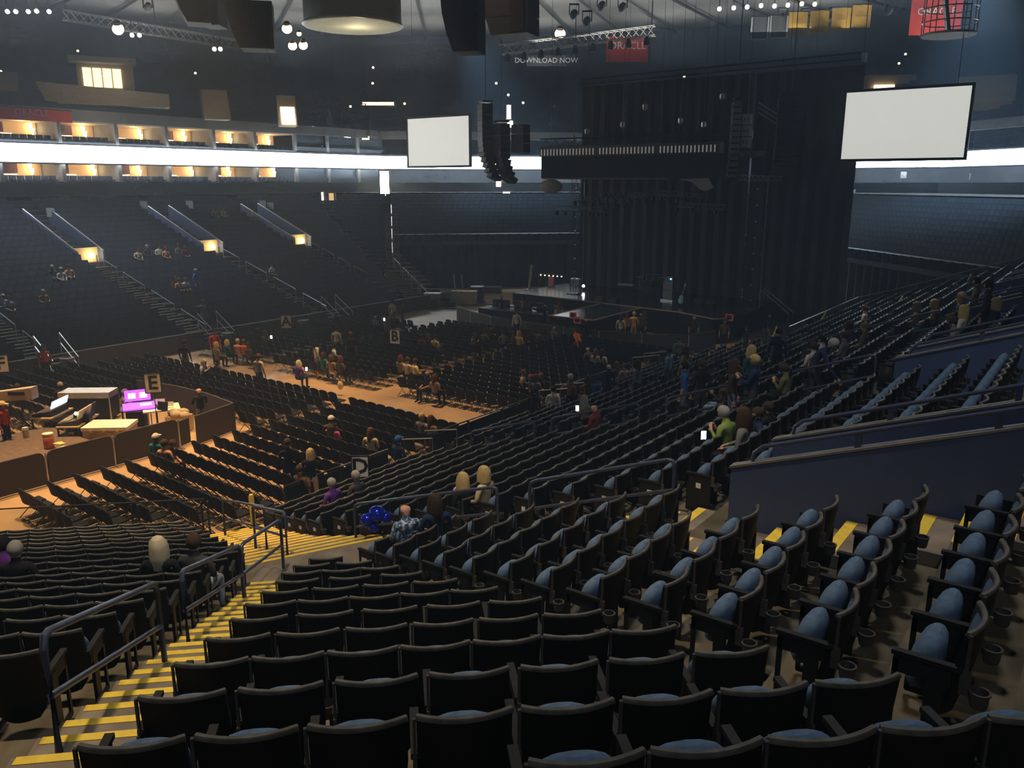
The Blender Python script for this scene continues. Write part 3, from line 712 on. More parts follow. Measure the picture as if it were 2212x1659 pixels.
for i, a in enumerate(np.linspace(R(62), R(172), 9)):
    for rr in (47, 61):
        lamp('roof_uplight', 'AREA', (RC[0]+rr*math.cos(a), RC[1]+rr*math.sin(a), 22.3), 620, (.95, .96, .93), (RC[0]+rr*math.cos(a), RC[1]+rr*math.sin(a), 30), 9.0)
# ------------------------------------------------------------------ folding chairs on the floor
def chair_parts():
    P = []
    mb = MB(); S = (-1, -.6, -.2, .2, .6, 1)
    def bk(s, t, o): return (.225*s*(1-.10*max(0, t-.5)), -.03*(1-s*s)*1.0+.02-.09*t+o, .43+.46*t-(.05*(abs(s)**3) if t > .9 else 0))
    mb.grid([[bk(s, t, .025) for s in S] for t in (0, .5, 1)]); mb.grid([[bk(s, t, -.02) for s in reversed(S)] for t in (0, .5, 1)])
    tp = [bk(s, 1, .025) for s in S]+[bk(s, 1, -.02) for s in reversed(S)]; mb.add(tp, [tuple(range(len(tp)))])
    bt = [bk(s, 0, .025) for s in S]+[bk(s, 0, -.02) for s in reversed(S)]; mb.add(bt, [tuple(reversed(range(len(bt))))])
    for sd in (-1, 1): mb.grid([[bk(sd, 0, -.02), bk(sd, 0, .025)], [bk(sd, .5, -.02), bk(sd, .5, .025)], [bk(sd, 1, -.02), bk(sd, 1, .025)]])
    P.append(('backrest', mb.mesh('backrest', M_chair, 45)))
    mb = MB(); mb.hexa([(-.21, .05, .42), (.21, .05, .42), (.225, .46, .44), (-.225, .46, .44), (-.21, .05, .46), (.21, .05, .46), (.215, .45, .485), (-.215, .45, .485)]); P.append(('seat', mb.mesh('seat', M_chair)))
    for sx in (-1, 1):
        mb = MB(); mb.tube([(sx*.235, -.09, .84), (sx*.235, .02, .50), (sx*.235, .42, .0)], .014, 4); P.append(('leg', mb.mesh('leg', M_chairf)))
        mb = MB(); mb.tube([(sx*.22, .40, .45), (sx*.22, .22, .28), (sx*.22, -.12, .0)], .014, 4); P.append(('leg', mb.mesh('leg', M_chairf)))
    return P
CP = chair_parts()
def mass_chair():
    mb = MB(); S = (-1, -.5, 0, .5, 1)
    def bk(s, t, o): return (.225*s*(1-.10*max(0, t-.5)), -.03*(1-s*s)+.02-.09*t+o, .43+.46*t-(.05*(abs(s)**3) if t > .9 else 0))
    mb.grid([[bk(s, t, .02) for s in S] for t in (0, 1)]); mb.grid([[bk(s, t, -.02) for s in reversed(S)] for t in (0, 1)])
    mb.grid([[bk(s, 1, -.02) for s in S], [bk(s, 1, .02) for s in S]])
    mb.hexa([(-.21, .05, .42), (.21, .05, .42), (.225, .46, .44), (-.225, .46, .44), (-.21, .05, .46), (.21, .05, .46), (.215, .45, .485), (-.215, .45, .485)])
    for sx in (-1, 1):
        for a, b in (((-.0, .50), (.42, 0)), ((.36, .44), (-.12, 0))):
            mb.add([(sx*.23-.012, a[0], a[1]), (sx*.23+.012, a[0], a[1]), (sx*.23+.012, b[0], b[1]), (sx*.23-.012, b[0], b[1])], [(0, 1, 2, 3)], 1)
    return mb
CHAIRS = []
def chair_block(sec, x0, x1, y0, n, limit=None, pitch=.775, skew=0.0, fromright=False):
    for j in range(n):
        y = y0+pitch*j; i = 0; x = x0+.27
        while x < x1-.2:
            yy = y+skew*(x-x0)
            if limit is None or limit(x, yy):
                i += 1; CHAIRS.append((x, yy, 0.0, R(random.uniform(-2, 2)), sec, j+1, i))
            x += .545
chair_block('D', -23.85, -17.9, 9.45, 17, lambda x, y: -x*.6947+y*.7193 > 21.15, skew=-.06)
chair_block('C', -24.7, -17.9, 25.5, 18); chair_block('B', -33.2, -26.0, 25.5, 18); chair_block('A', -39.9, -34.3, 25.5, 16)
chair_block('E', -38.8, -24.6, 18.85, 5); chair_block('E', -25.75, -24.4, 18.02, 1); chair_block('F', -39.9, -32.0, 10.2, 12)
# ------------------------------------------------------------------ people positions (pixel of the head top, where they are)
def on_floor(x, y, h): return atz(x, y, h)
def on_side(x, y, h):            # near side stand
    best = None
    for X in np.arange(-17.2, 4, .02):
        p = atX(x, y, X)
        if p[1] < 4 or p[1] > 60: continue
        e = abs(p[2]-fz((X+16.8)/.82)-h)
        if best is None or e < best[0]: best = (e, p)
    p = best[1]; return np.array([p[0], p[1], p[2]])
def on_corner(x, y, h):
    best = None
    for v in np.arange(4, 21, .02):
        d = rayd(x, y); p = _c0+d*(v/float(d[:2]@N2)); e = abs(p[2]-fz((20.1-v)/.82)-h)
        if best is None or e < best[0]: best = (e, p)
    return best[1]
def on_far(x, y, h):
    best = None
    for X in np.arange(-62, -41, .03):
        p = atX(x, y, X); k = (SUMX-X+16.8)/.82; e = abs(p[2]-fz(k)-h)
        if best is None or e < best[0]: best = (e, p)
    return best[1]
# ------------------------------------------------------------------ build the chairs
visc = [c for c in CHAIRS if inframe((c[0], c[1], .5), 10)]
visc.sort(key=lambda c: math.dist(c[:2], (0, 0)))
SECN = {'D': 'desk side', 'C': 'centre aisle', 'B': 'left aisle', 'E': 'far side'}
for q, c in enumerate(visc):
    if c[4] == 'E' and c[1] < 18.5: visc[q] = c[:5]+('short', c[6])
nearc = visc[:300]; ns_ = set(id(c) for c in nearc)
for c in nearc:
    s, j, i = c[4], c[5], c[6]
    lab_ = f'black folding chair in the short row at the barrier corner, {ORD[i]} from its left' if j == 'short' else f'black folding chair in section {s}, {ORD[j]} row from rear, {ORD[min(i, 28)]} from its {SECN.get(s, "left")}'
    t = thing('folding_chair', lab_, 'chair', (c[0], c[1], 0), c[3], 'folding chairs on the floor')
    for nm, me in CP:
        o = bpy.data.objects.new(nm, me); C.objects.link(o); o.parent = t
o = many('chair_mass', mass_chair(), [c[:4] for c in visc if id(c) not in ns_], [M_chair, M_chairf]); tag(o, 'remaining rows of black folding chairs farther out on the floor', 'chairs', None, 'stuff')

# ------------------------------------------------------------------ lettering
def text(body, size, parent, loc, rot, m_, name='lettering', ext=.006, align='CENTER', off=0.0):
    d = bpy.data.curves.new(name, 'FONT'); d.body = body; d.size = size; d.extrude = ext; d.align_x = align; d.align_y = 'CENTER'; d.resolution_u = 2
    d.materials.append(m_); o = bpy.data.objects.new(name, d); C.objects.link(o); d.offset = off
    me = bpy.data.meshes.new_from_object(o); bpy.data.objects.remove(o); bpy.data.curves.remove(d); me.name = name
    if not me.materials: me.materials.append(m_)
    o = bpy.data.objects.new(name, me); C.objects.link(o); o.location = loc; o.rotation_euler = rot
    if parent is not None: o.parent = parent
    return o
M_ink = mat('black_print', (.01, .01, .01), .6, var=0)
M_wink = mat('white_print', (.62, .62, .60), .6, var=0)
M_wboard = mat('white_sign_board', (.88, .85, .78), .6, var=.04)
def letter_sign(ch, x, y, z, face, h=.72, wd=.56):
    p = atz(x, y, z); t = thing('section_sign', f'white section sign with black letter {ch} on a thin pole', 'sign', (p[0], p[1], 0), R(face))
    mb = MB(); mb.tube([(0, .03, 0), (0, .03, z-h/2)], .015, 6); mb.build('sign_pole', M_dsteel, t)
    mb = MB(); mb.box((0, 0, z), (wd, .03, h)); mb.build('sign_board', M_wboard, t)
    mb = MB()
    for sx in (-1, 1): mb.box((sx*wd/2, -.003, z), (.03, .045, h+.03))
    for sz in (-1, 1): mb.box((0, -.003, z+sz*h/2), (wd+.03, .045, .03))
    mb.build('sign_frame', M_ink, t)
    o = text(ch, h*1.0, t, (0, -.022, z), (R(90), 0, 0), M_ink, 'letter', off=.015)
    mb = MB(); mb.lathe([(.2, 0), (.2, .02), (.03, .03)], 12, (0, .03, 0)); mb.build('sign_base', M_dsteel, t)
letter_sign('A', 618, 695, 1.75, 48); letter_sign('B', 853, 727, 1.75, 15); letter_sign('E', 330, 828, 1.9, 50); letter_sign('F', 2, 786, 1.7, 55)
letter_sign('D', 778, 1008, 1.45, 40, .62, .46)

# ------------------------------------------------------------------ mixing position
M_deskl = mat('bright_paper', (.80, .76, .62), .6, var=.08)
M_case = mat('tan_flight_case', (.55, .42, .24), .5, var=.1, scale=3)
M_ply = mat('brown_riser_carpet', (.16, .11, .075), .9, var=.25, scale=6)
M_beige = mat('beige_lamp_housing', (.55, .45, .30), .5, var=.08)
M_alu = mat('aluminium_edge', (.55, .55, .52), .35, .7, var=.1)
M_screen = mat('white_lit_screen', (.8, .85, .9), .4, var=0, emit=1.6, emcol=(.85, .93, 1))
M_purple = mat('purple_lit_panel', (.2, .05, .6), .4, var=0, emit=2.2, emcol=(.30, .06, 1.0))
M_green = mat('green_lit_panel', (.1, .7, .2), .4, var=0, emit=1.6, emcol=(.1, 1, .25))
M_red = mat('red_plastic', (.55, .08, .05), .5, var=.1)
M_orange = mat('orange_plastic', (.75, .20, .06), .5, var=.1)
fb = thing('crowd_barrier', 'black-covered crowd barrier around the mixing desk', 'barrier', (-25.75, 9.0, 0))
for y0, y1 in ((0, 2.0), (2.1, 4.15), (4.25, 6.5)):
    mb = MB(); r = .18; pts = [(y0, .06), (y1, .06), (y1, 1.1-r)]+[(y1-r+r*math.cos(a), 1.1-r+r*math.sin(a)) for a in np.linspace(0, math.pi/2, 5)][1:]+[(y0+r-r*math.sin(a), 1.1-r+r*math.cos(a)) for a in np.linspace(0, math.pi/2, 5)]
    V = [(-.05, a, b) for a, b in pts]+[(.03, a, b) for a, b in pts]; n = len(pts)
    mb.add(V, [tuple(range(n)), tuple(range(2*n-1, n-1, -1))]+[(i, i+n, (i+1) % n+n, (i+1) % n) for i in range(n)]); mb.build('barrier_panel', M_grille, fb)
    mb = MB(); mb.tube([(-.01, y1+.05, 0), (-.01, y1+.05, 1.05)], .03, 6); mb.box((-.01, y1+.05, .03), (.5, .08, .05)); mb.build('barrier_post', M_steel, fb)
fb2 = thing('crowd_barrier', 'black-covered barrier at the stage end of the mixing desk', 'barrier', (-26.0, 17.0, 0))
for a, b in (((.45, -.9), (0, 1.0)), ((0, 1.0), (-2.1, 1.3)), ((-2.1, 1.3), (-4.2, 1.3)), ((-4.2, 1.3), (-6.4, .9))):
    mb = MB(); d = np.array(b)-np.array(a); n_ = np.array([-d[1], d[0]])/np.linalg.norm(d)*.04
    q = [np.array(a)-n_, np.array(b)-n_, np.array(b)+n_, np.array(a)+n_]; mb.prism([tuple(x) for x in q], .06, 1.1); mb.build('barrier_panel', M_grille, fb2)
fb3 = thing('crowd_barrier', 'low black gate panel by the man in black at the mixing desk', 'barrier', (-25.9, 15.72, 0), R(18))
mb = MB(); mb.box((0, .15, .5), (.05, .55, .9)); mb.build('barrier_panel', M_grille, fb3); mb = MB(); mb.tube([(0, -.16, 0), (0, -.16, 1)], .03); mb.build('barrier_post', M_steel, fb3)
rs = thing('camera_riser', 'low brown carpeted riser behind the crowd barrier', 'platform', (-30.6, 8.0, 0))
mb = MB(); mb.bx(0, 3.4, 0, 5.4, .40, .5); mb.build('deck', M_ply, rs); mb = MB(); mb.bx(.04, 3.36, .04, 5.36, .0, .40); mb.build('skirt', M_drape, rs)
wt = thing('work_table', 'narrow work table with bright papers behind the barrier', 'table', (-26.65, 8.6, 0))
mb = MB(); mb.bx(0, .62, 0, 4.9, .70, .74); mb.build('table_top', mat('olive_table_top', (.30, .24, .12), .6, var=.2), wt)
for yy in (.2, 2.5, 4.7):
    mb = MB(); mb.bx(.05, .1, yy, yy+.05, 0, .70); mb.bx(.52, .57, yy, yy+.05, 0, .70); mb.build('table_leg', M_dsteel, wt)
for lab, x, y, sx, sy, m_ in [('stack of white papers on the work table', 178*.5+50, 968, .42, .3, M_deskl), ('yellow pad of papers on the work table', 128, 958, .35, .22, mat('yellow_paper', (.75, .62, .15), .6)), ('white sheet beside the papers on the work table', 160, 966, .3, .42, M_deskl),
                              ('long pale ruler on the work table', 70, 985, .1, .5, mat('lime_strip', (.6, .7, .15), .5))]:
    p = atz(x, y, .76); mb = MB(); mb.box((0, 0, .012), (sx, sy, .024), R(12)); mb.box((.03, .02, .03), (sx*.9, sy*.85, .014), R(-6)); tag(mb.build('papers', m_, None, (p[0], p[1], .745)), lab, 'papers')
def table(name, lab, x, y, z, sx, sy, rz, top=M_case, cat='table', leg=M_dsteel):
    p = atz(x, y, z); t = thing(name, lab, cat, (p[0], p[1], 0), R(rz))
    mb = MB(); mb.bx(-sx/2, sx/2, -sy/2, sy/2, z-.05, z); mb.build('table_top', top, t)
    for a in (-1, 1):
        for b in (-1, 1):
            mb = MB(); mb.box((a*(sx/2-.06), b*(sy/2-.06), (z-.05)/2), (.05, .05, z-.05)); mb.build('table_leg', leg, t)
    return t, p
# lighting console
t, p = table('console_table', 'table under the lighting console with three white screens', 112, 892, .85, 1.5, .8, -55, M_case)
t2 = thing('lighting_console', 'lighting console with three bright white screens', 'console', (p[0], p[1], .85), R(-55))
mb = MB(); mb.hexa([(-.6, -.38, 0), (.6, -.38, 0), (.6, .3, 0), (-.6, .3, 0), (-.6, -.38, .1), (.6, -.38, .1), (.6, .3, .22), (-.6, .3, .22)]); mb.build('console_body', M_black, t2)
for i in range(3):
    mb = MB(); mb.box((-.36+.36*i, .34, .42), (.34, .03, .28), 0, 0, R(-18)); mb.build('screen', M_screen, t2)
mb = MB()
for i in range(10): mb.box((-.5+.11*i, -.15, .15), (.03, .28, .02), 0, 0, R(10))
mb.build('fader_bank', mat('pinkish_faders', (.45, .25, .18), .5), t2)
t, p = table('console_table', 'table under the sound console with beige screens', 168, 908, .85, 1.7, .8, -50, M_case)
t2 = thing('sound_console', 'sound console with a row of beige screens and a small lamp', 'console', (p[0], p[1], .85), R(-50))
mb = MB(); mb.hexa([(-.75, -.38, 0), (.75, -.38, 0), (.75, .3, 0), (-.75, .3, 0), (-.75, -.38, .1), (.75, -.38, .1), (.75, .3, .2), (-.75, .3, .2)]); mb.build('console_body', mat('dark_console', (.06, .05, .035), .5), t2)
for i in range(4):
    mb = MB(); mb.box((-.55+.36*i, .34, .36), (.34, .05, .3), 0, 0, R(-15)); mb.build('screen', M_black if i == 0 else mat('beige_screen', (.55, .50, .36), .4), t2)
mb = MB(); mb.ball((.72, .3, .45), .06); mb.build('desk_lamp', M_sconce, t2)
mb = MB()
for i in range(14): mb.box((-.62+.095*i, -.18, .15), (.03, .3, .02), 0, 0, R(10))
mb.build('fader_bank', M_deskl, t2)
t = thing('flight_case', 'large black flight case with a silver lid behind the consoles', 'case', (*atz(198, 905, 0)[:2], 0), R(38))
mb = MB(); mb.bx(-.95, .95, -.4, .4, .12, .95); mb.build('case_body', M_black, t); mb = MB(); mb.bx(-.98, .98, -.43, .43, .95, 1.18); mb.build('case_lid', M_alu, t)
mb = MB()
for a in (-.97, .97):
    for b in (-.42, .42): mb.box((a, b, .53), (.04, .04, .84))
mb.build('case_edging', M_alu, t)
for a in (-.8, .8):
    for b in (-.3, .3): mb = MB(); mb.lathe([(.06, 0), (.06, .12)], 8, (a, b, 0)); mb.build('caster', M_dsteel, t)
t = thing('flight_case', 'wide tan flight case lit brightly at the barrier edge', 'case', (*atz(243, 965, 0)[:2], 0), R(40))
mb = MB(); mb.bx(-.75, .75, -.5, .5, .1, .75); mb.build('case_body', M_case, t); mb = MB(); mb.bx(-.78, .78, -.53, .53, .75, .86); mb.build('case_lid', M_deskl, t)
for a in (-.45, 0, .45): mb = MB(); mb.box((a, -.535, .74), (.1, .02, .09)); mb.build('latch', M_yellow, t)
t = thing('flight_case', 'open tan drawer case under the sound console', 'case', (*atz(150, 935, 0)[:2], 0), R(38))
mb = MB(); mb.bx(-.8, .8, -.3, .3, .05, .62); mb.build('case_body', M_case, t)
for i in range(2): mb = MB(); mb.bx(-.7+.75*i, -.05+.75*i, -.32, -.29, .12, .5); mb.build('drawer_opening', M_black, t)
t = thing('flight_case', 'tall dark trunk with an orange label beside the tan case', 'case', (*atz(186, 960, 0)[:2], 0), R(40))
mb = MB(); mb.hexa([(-.32, -.2, 0), (.32, -.2, 0), (.32, .2, 0), (-.32, .2, 0), (-.26, -.1, 1.15), (.26, -.1, 1.15), (.26, .14, 1.15), (-.26, .14, 1.15)]); mb.build('trunk_body', M_black, t)
mb = MB(); mb.box((0, -.165, .72), (.2, .02, .12), 0, 0, R(-5)); mb.build('orange_label', M_orange, t)
t, p = table('console_table', 'table carrying the purple-lit control desk', 300, 880, .85, 1.3, .7, 62, M_dsteel)
t2 = thing('control_desk', 'control desk glowing purple with bright windows on its screen', 'console', (p[0], p[1], .85), R(62))
mb = MB(); mb.hexa([(-.55, -.4, 0), (.55, -.4, 0), (.55, .25, 0), (-.55, .25, 0), (-.55, -.4, .06), (.55, -.4, .06), (.55, .25, .14), (-.55, .25, .14)]); mb.build('desk_surface', M_purple, t2)
mb = MB(); mb.box((0, .32, .40), (.9, .05, .42), 0, 0, R(-15)); mb.build('screen', M_purple, t2)
for i in range(2): mb = MB(); mb.box((-.2+.4*i, .285, .40), (.26, .03, .2), 0, 0, R(-15)); mb.build('screen_window', M_screen, t2)
mb = MB(); mb.box((.25, -.1, .12), (.4, .2, .02), 0, 0, R(8)); mb.build('lit_keys', mat('lilac_lit_keys', (.7, .5, 1), .4, var=0, emit=1.5, emcol=(.75, .5, 1)), t2)
t, p = table('console_table', 'brightly lit white-topped table right of the purple desk', 348, 880, .82, 1.3, 1.0, 62, M_deskl)
for lab, dx, dy, s in (('white binder on the bright table', -.3, .1, .4), ('open white laptop on the bright table', .25, .15, .34)):
    mb = MB(); mb.box((0, 0, .015), (s, s*.7, .03)); mb.box((0, s*.36, s*.3), (s, .02, s*.55), 0, 0, R(-12)); tag(mb.build('laptop' if 'laptop' in lab else 'binder', M_deskl, None, (p[0]+dx, p[1]+dy, .82), R(50)), lab, 'laptop' if 'laptop' in lab else 'binder')
mb = MB(); mb.box((0, 0, .2), (.42, .05, .32), 0, 0, R(-12)); mb.lathe([(.1, 0), (.1, .015), (.02, .03), (.02, .1)], 8); tag(mb.build('monitor', M_black, None, (p[0]+.55, p[1]-.25, .82), R(20)), 'small black monitor on the bright table edge', 'monitor')
t = thing('rack_trolley', 'open rack trolley with a white edge under the purple desk', 'trolley', (*atz(300, 925, 0)[:2], 0), R(50))
mb = MB(); mb.bx(-.45, .45, -.3, .3, .72, .78); mb.build('trolley_top', M_deskl, t); mb = MB(); mb.bx(-.36, .36, -.24, .24, .12, .68); mb.build('rack_body', M_black, t)
for a in (-.43, .43):
    for b in (-.28, .28): mb = MB(); mb.box((a, b, .38), (.035, .035, .72)); mb.build('trolley_post', M_alu, t)
t = thing('equipment_bags', 'pile of tan canvas bags and straps on a crate by the barrier gap', 'bags', (*atz(390, 930, 0)[:2], 0), R(30))
mb = MB(); mb.bx(-.4, .4, -.3, .3, 0, .6); mb.build('crate', M_case, t)
for i, (a, b, c) in enumerate([(-.2, 0, .7), (.15, .05, .72), (.0, -.2, .68), (.3, -.15, .64)]): mb = MB(); mb.ball((a, b, c), (.24, .18, .15)); mb.build('canvas_bag', mat('tan_canvas', (.40, .32, .2), .9, var=.2), t, smooth=179)
t = thing('follow_spot', 'beige follow spotlight on a tripod at the left edge', 'spotlight', (*atz(30, 925, .5)[:2], .5), R(35))
mb = MB(); mb.hexa([(-.9, -.16, 1.0), (.95, -.2, 1.12), (.95, .2, 1.12), (-.9, .16, 1.0), (-.9, -.15, 1.3), (.95, -.2, 1.55), (.95, .2, 1.55), (-.9, .15, 1.3)]); mb.build('lamp_housing', M_beige, t)
mb = MB(); mb.lathe([(.17, 0), (.2, .3), (.2, .36), (.12, .36)], 12, (-.72, 0, 1.3)); mb.build('lens_hood', M_beige, t, smooth=50)
mb = MB(); mb.bx(.1, .7, -.215, -.19, 1.28, 1.4); mb.build('side_vent', M_chairf, t)
mb = MB(); mb.tube([(0, 0, .5), (0, 0, 1.05)], .05, 8); mb.build('column', M_dsteel, t)
for i in range(3): a = i*2.1+.4; mb = MB(); mb.tube([(0, 0, .62), (.5*math.cos(a), .5*math.sin(a), 0)], .025, 6); mb.build('tripod_leg', M_dsteel, t)
t = thing('water_cooler', 'orange drink cooler standing on the riser edge', 'cooler', (*atz(107, 968, .5)[:2], .5))
mb = MB(); mb.lathe([(.13, 0), (.17, .08), (.17, .42), (.15, .46)], 14); mb.build('cooler_body', M_orange, t, smooth=50); mb = MB(); mb.lathe([(.17, 0), (.17, .06), (.05, .09), (.001, .09)], 14, (0, 0, .46)); mb.build('cooler_lid', M_deskl, t, smooth=50)
mb = MB(); mb.lathe([(.09, 0), (.11, .3), (.09, .34), (.10, .36)], 10); tag(mb.build('bottle', mat('pale_bottle', (.6, .55, .45), .3), None, tuple(atz(57, 945, .5))), 'pale bottle standing on the brown riser', 'bottle')
# bins and steel steps by the far fence
for x, y, lab in ((657, 722, 'grey litter bin beside the section A sign'), (494, 752, 'grey litter bin by the stairs of the peach-clad group'), (150, 812, 'grey litter bin at the foot of the far left stairs')):
    p = atz(x, y, 0); t = thing('litter_bin', lab, 'bin', tuple(p))
    mb = MB(); mb.lathe([(.25, 0), (.32, .8), (.33, .85)], 14); mb.build('bin_body', M_conc2, t, smooth=50); mb = MB(); mb.lathe([(.34, .84), (.34, .9), (.28, .9), (.27, .6), (.001, .6)], 14); mb.build('bin_rim', M_fascia, t, smooth=50)
for i, yc in enumerate(FAISLES[:3]):
    t = thing('steel_steps', 'short steel steps with rails at the '+['far left stairs', 'stairs behind the peach-clad group', 'stairs right of the section A sign'][i], 'steps', (-40.3, yc, 0))
    for j in range(5): mb = MB(); mb.bx(-.28*j-.28+.6, -.28*j+.6, -.55, .55, .2*j, .2*j+.06); mb.build('tread', M_steel, t)
    for s in (-.6, .6): mb = MB(); mb.tube([(.7, s, 0), (.7, s, 1.0), (-.9, s, 2.0), (-.9, s, .9)], .03, 6); mb.tube([(.7, s, .5), (-.9, s, 1.5)], .025, 6); mb.build('side_rail', M_steel, t)
# ------------------------------------------------------------------ stage
DZ = 1.5
st = thing('stage', 'low glossy black stage with a short runway', 'stage', (-25, 46, 0))
poly = [(-9.5, 1.5), (-6.6, 1.2), (4.1, 0), (6.8, -1.2), (7.3, -.5), (7.3, 8.4), (-9.5, 8.4)]
mb = MB(); mb.prism(poly, DZ-.12, DZ); mb.build('deck', M_deck, st)
mb = MB(); mb.prism([(x*.995, y+.03) for x, y in poly], 0, DZ-.12); mb.build('skirt', M_drape, st)
mb = MB(); mb.bx(-1.6, 1.4, -5.7, .3, DZ-.12, DZ-.002); mb.build('runway', M_deck, st)
mb = MB(); mb.bx(-1.5, 1.3, -5.6, .2, 0, DZ-.12); mb.build('runway_skirt', M_drape, st)
M_edge = mat('pale_stage_edge', (.22, .20, .17), .6, var=.1)
for a, b in (((-6.6, 1.18), (4.1, -.02)), ((4.1, -.02), (6.8, -1.22)), ((6.8, -1.22), (7.3, -.52)), ((-1.6, -5.7), (-1.6, .2)), ((1.4, -5.7), (1.4, .2)), ((-1.6, -5.7), (1.4, -5.7))):
    mb = MB(); mb.tube([(*a, DZ), (*b, DZ)], .045, 4); mb.build('edge_strip', M_edge, st)
t = thing('pit_barricade', 'dark crowd barricade curving around the stage pit', 'barrier', (-25, 40, 0))
bp_ = [(-10.3, 2.3), (-8, .9), (-5.7, .05), (-2.8, -.35), (0, -.55), (2.3, -.5), (4.6, .2), (6.9, 1.2), (7.5, 3.5)]
for i in range(len(bp_)-1):
    a, b = np.array(bp_[i]), np.array(bp_[i+1]); d = b-a; n_ = np.array([-d[1], d[0]])/np.linalg.norm(d)*.03
    mb = MB(); mb.prism([tuple(q) for q in (a-n_, b-n_, b+n_, a+n_)], .03, 1.05); mb.build('barrier_panel', mat('brown_black_panel', (.045, .038, .032), .7, var=.15), t)
    mb = MB(); mb.tube([(*a, 1.1), (*b, 1.1)], .035, 6); mb.build('top_rail', M_chairf, t)
    mb = MB(); mb.tube([(*a, 0), (*a, 1.1)], .04, 6); mb.build('barrier_post', M_steel, t)
# side platforms with chairs left of the runway
t = thing('pit_platform', 'low dark platform with small seats left of the runway', 'platform', (-31.0, 44.2, 0))
mb = MB(); mb.bx(-3.2, 3.6, -1.0, 1.6, .2, .9); mb.build('platform_box', M_drape, t); mb = MB(); mb.bx(-3.2, 3.6, -1.0, 1.6, .9, .96); mb.build('platform_top', mat('dim_platform_top', (.05, .05, .048), .5), t)
for i in range(6): mb = MB(); mb.box((-2.6+.9*i, .2, 1.2), (.5, .08, .55)); mb.box((-2.6+.9*i, -.05, 1.12), (.5, .45, .08)); mb.box((-2.6+.9*i, -.05, 1.0), (.08, .08, .2)); mb.build('platform_seat', M_black, t)
# backdrop drapes
def drape(lab, a, b, z0, z1, name='black_drape', folds=None, m_=None, binding=False, d_=.22):
    a, b = np.array(a, float), np.array(b, float); L = np.linalg.norm(b-a); e = (b-a)/L; n_ = np.array([-e[1], e[0]])
    n = int(L/.45); rows = []
    for z in (z0, (z0+z1)/2, z1): rows.append([(*(a+e*L*i/n+n_*d_*(.5 if i % 2 else -.5)*(1 if z < z1 else .5)-a), z) for i in range(n+1)])
    t = thing(name, lab, 'drape', (*a, 0)); mb = MB(); mb.grid(rows); o = mb.build('cloth', m_ or M_drape, t)
    md = o.modifiers.new('thick', 'SOLIDIFY'); md.thickness = .03
    if binding: mb = MB(); mb.tube([(0, 0, z1), (*(b-a), z1)], .05, 4); mb.build('top_binding', mat('pale_binding', (.6, .62, .64), .5), t)
    return t
drape('wide black backdrop behind the stage', (-33.3, 54.8), (-20.4, 54.8), 0, 16.0, 'stage_backdrop', None, mat('lit_black_backdrop', (.045, .044, .041), .95, var=.12, scale=.6, spec=.1))  # black cloth lightened in colour for the light it catches
drape('black side drape right of the stage backdrop', (-20.3, 54.9), (-13.7, 54.9), 0, 16.0, 'stage_backdrop', None, mat('lit_black_backdrop', (.045, .044, .041), .95, var=.12, scale=.6, spec=.1))
f15 = fline(14.6); uL = mxy(UV(U_R, Vk(14.6)))
drape('black drape hiding the lower seats left of the stage', (uL[0]+.6, uL[1]+.5), f15[2], 0, 4.75, binding=True)
drape('black drape hiding the end seats behind the stage', f15[2], f15[3], 0, 4.75, binding=True)
drape('black drape hiding the corner seats right of the stage', f15[3], f15[4], 0, 4.75, binding=True)
drape('black drape beside the stage end of the near stand', f15[4], (Xk(14.6), Y_END+.4), 0, 4.75, binding=True)
# towers and rigging
def truss(mb, a, b, w_=.4, n=None, r=.03):
    a, b = np.array(a, float), np.array(b, float); L = np.linalg.norm(b-a); e = (b-a)/L; u = np.cross(e, (0, 0, 1));
    if np.linalg.norm(u) < .01: u = np.array([1., 0, 0])
    u = u/np.linalg.norm(u)*w_/2; v = np.cross(e, u); n = n or max(2, int(L/w_/1.3))
    cs = [u+v, u-v, -u-v, -u+v]
    for c_ in cs: mb.tube([a+c_, b+c_], r, 4, caps=False)
    for i in range(n):
        for j in range(4):
            p = a+(b-a)*i/n+cs[j]; q = a+(b-a)*(i+1)/n+cs[(j+1) % 4]; mb.tube([p, q], r*.6, 3, caps=False)
    return mb
for lab, x, y in (('thin lighting tower at the left edge of the stage', -30.6, 49.6), ('thin lighting tower at the right edge of the stage', -17.9, 49.6)):
    t = thing('stage_tower', lab, 'tower', (x, y, DZ)); mb = MB(); truss(mb, (0, 0, 0), (0, 0, 8.2), .42, 16, .022); mb.build('truss_mast', M_dsteel, t)
    mb = MB(); mb.bx(-.4, .4, -.4, .4, 0, .06); mb.build('base_plate', M_dsteel, t)
    mb = MB(); mb.tube([(.6, .1, .1), (.6, .1, 8.0)], .03, 4); mb.build('cable', M_steel, t)
    for i in range(8): mb = MB(); mb.box((.12, -.2, .6+i*.95), (.12, .1, .08)); mb.build('small_fixture', M_steel, t)
t = thing('header_truss', 'dark header panel over the stage with a row of white bars', 'truss', (-31, 46, 9.4))
mb = MB(); mb.bx(0, 12.2, -.1, .1, 0, 1.35); mb.build('header_panel', mat('dark_header_cloth', (.022, .019, .016), .9, var=.2), t)
mb = MB(); mb.bx(0, 12.2, -.3, .3, 1.35, 1.95); mb.build('truss_box', M_dsteel, t)
for i in range(50):
    if i in (17, 34): continue
    mb = MB(); mb.bx(.12+.24*i, .19+.24*i, -.34, -.3, 1.42, 1.80); mb.build('white_bar', mat('white_bar_glow', (.6, .58, .54), .5, var=0, emit=.10, emcol=(1, .97, .9)), t)  # white stripes, no lamps: a faint glow is put into the material
mb = MB(); truss(mb, (0, 0, 2.2), (12.2, 0, 2.2), .5); mb.build('top_truss', M_dsteel, t)
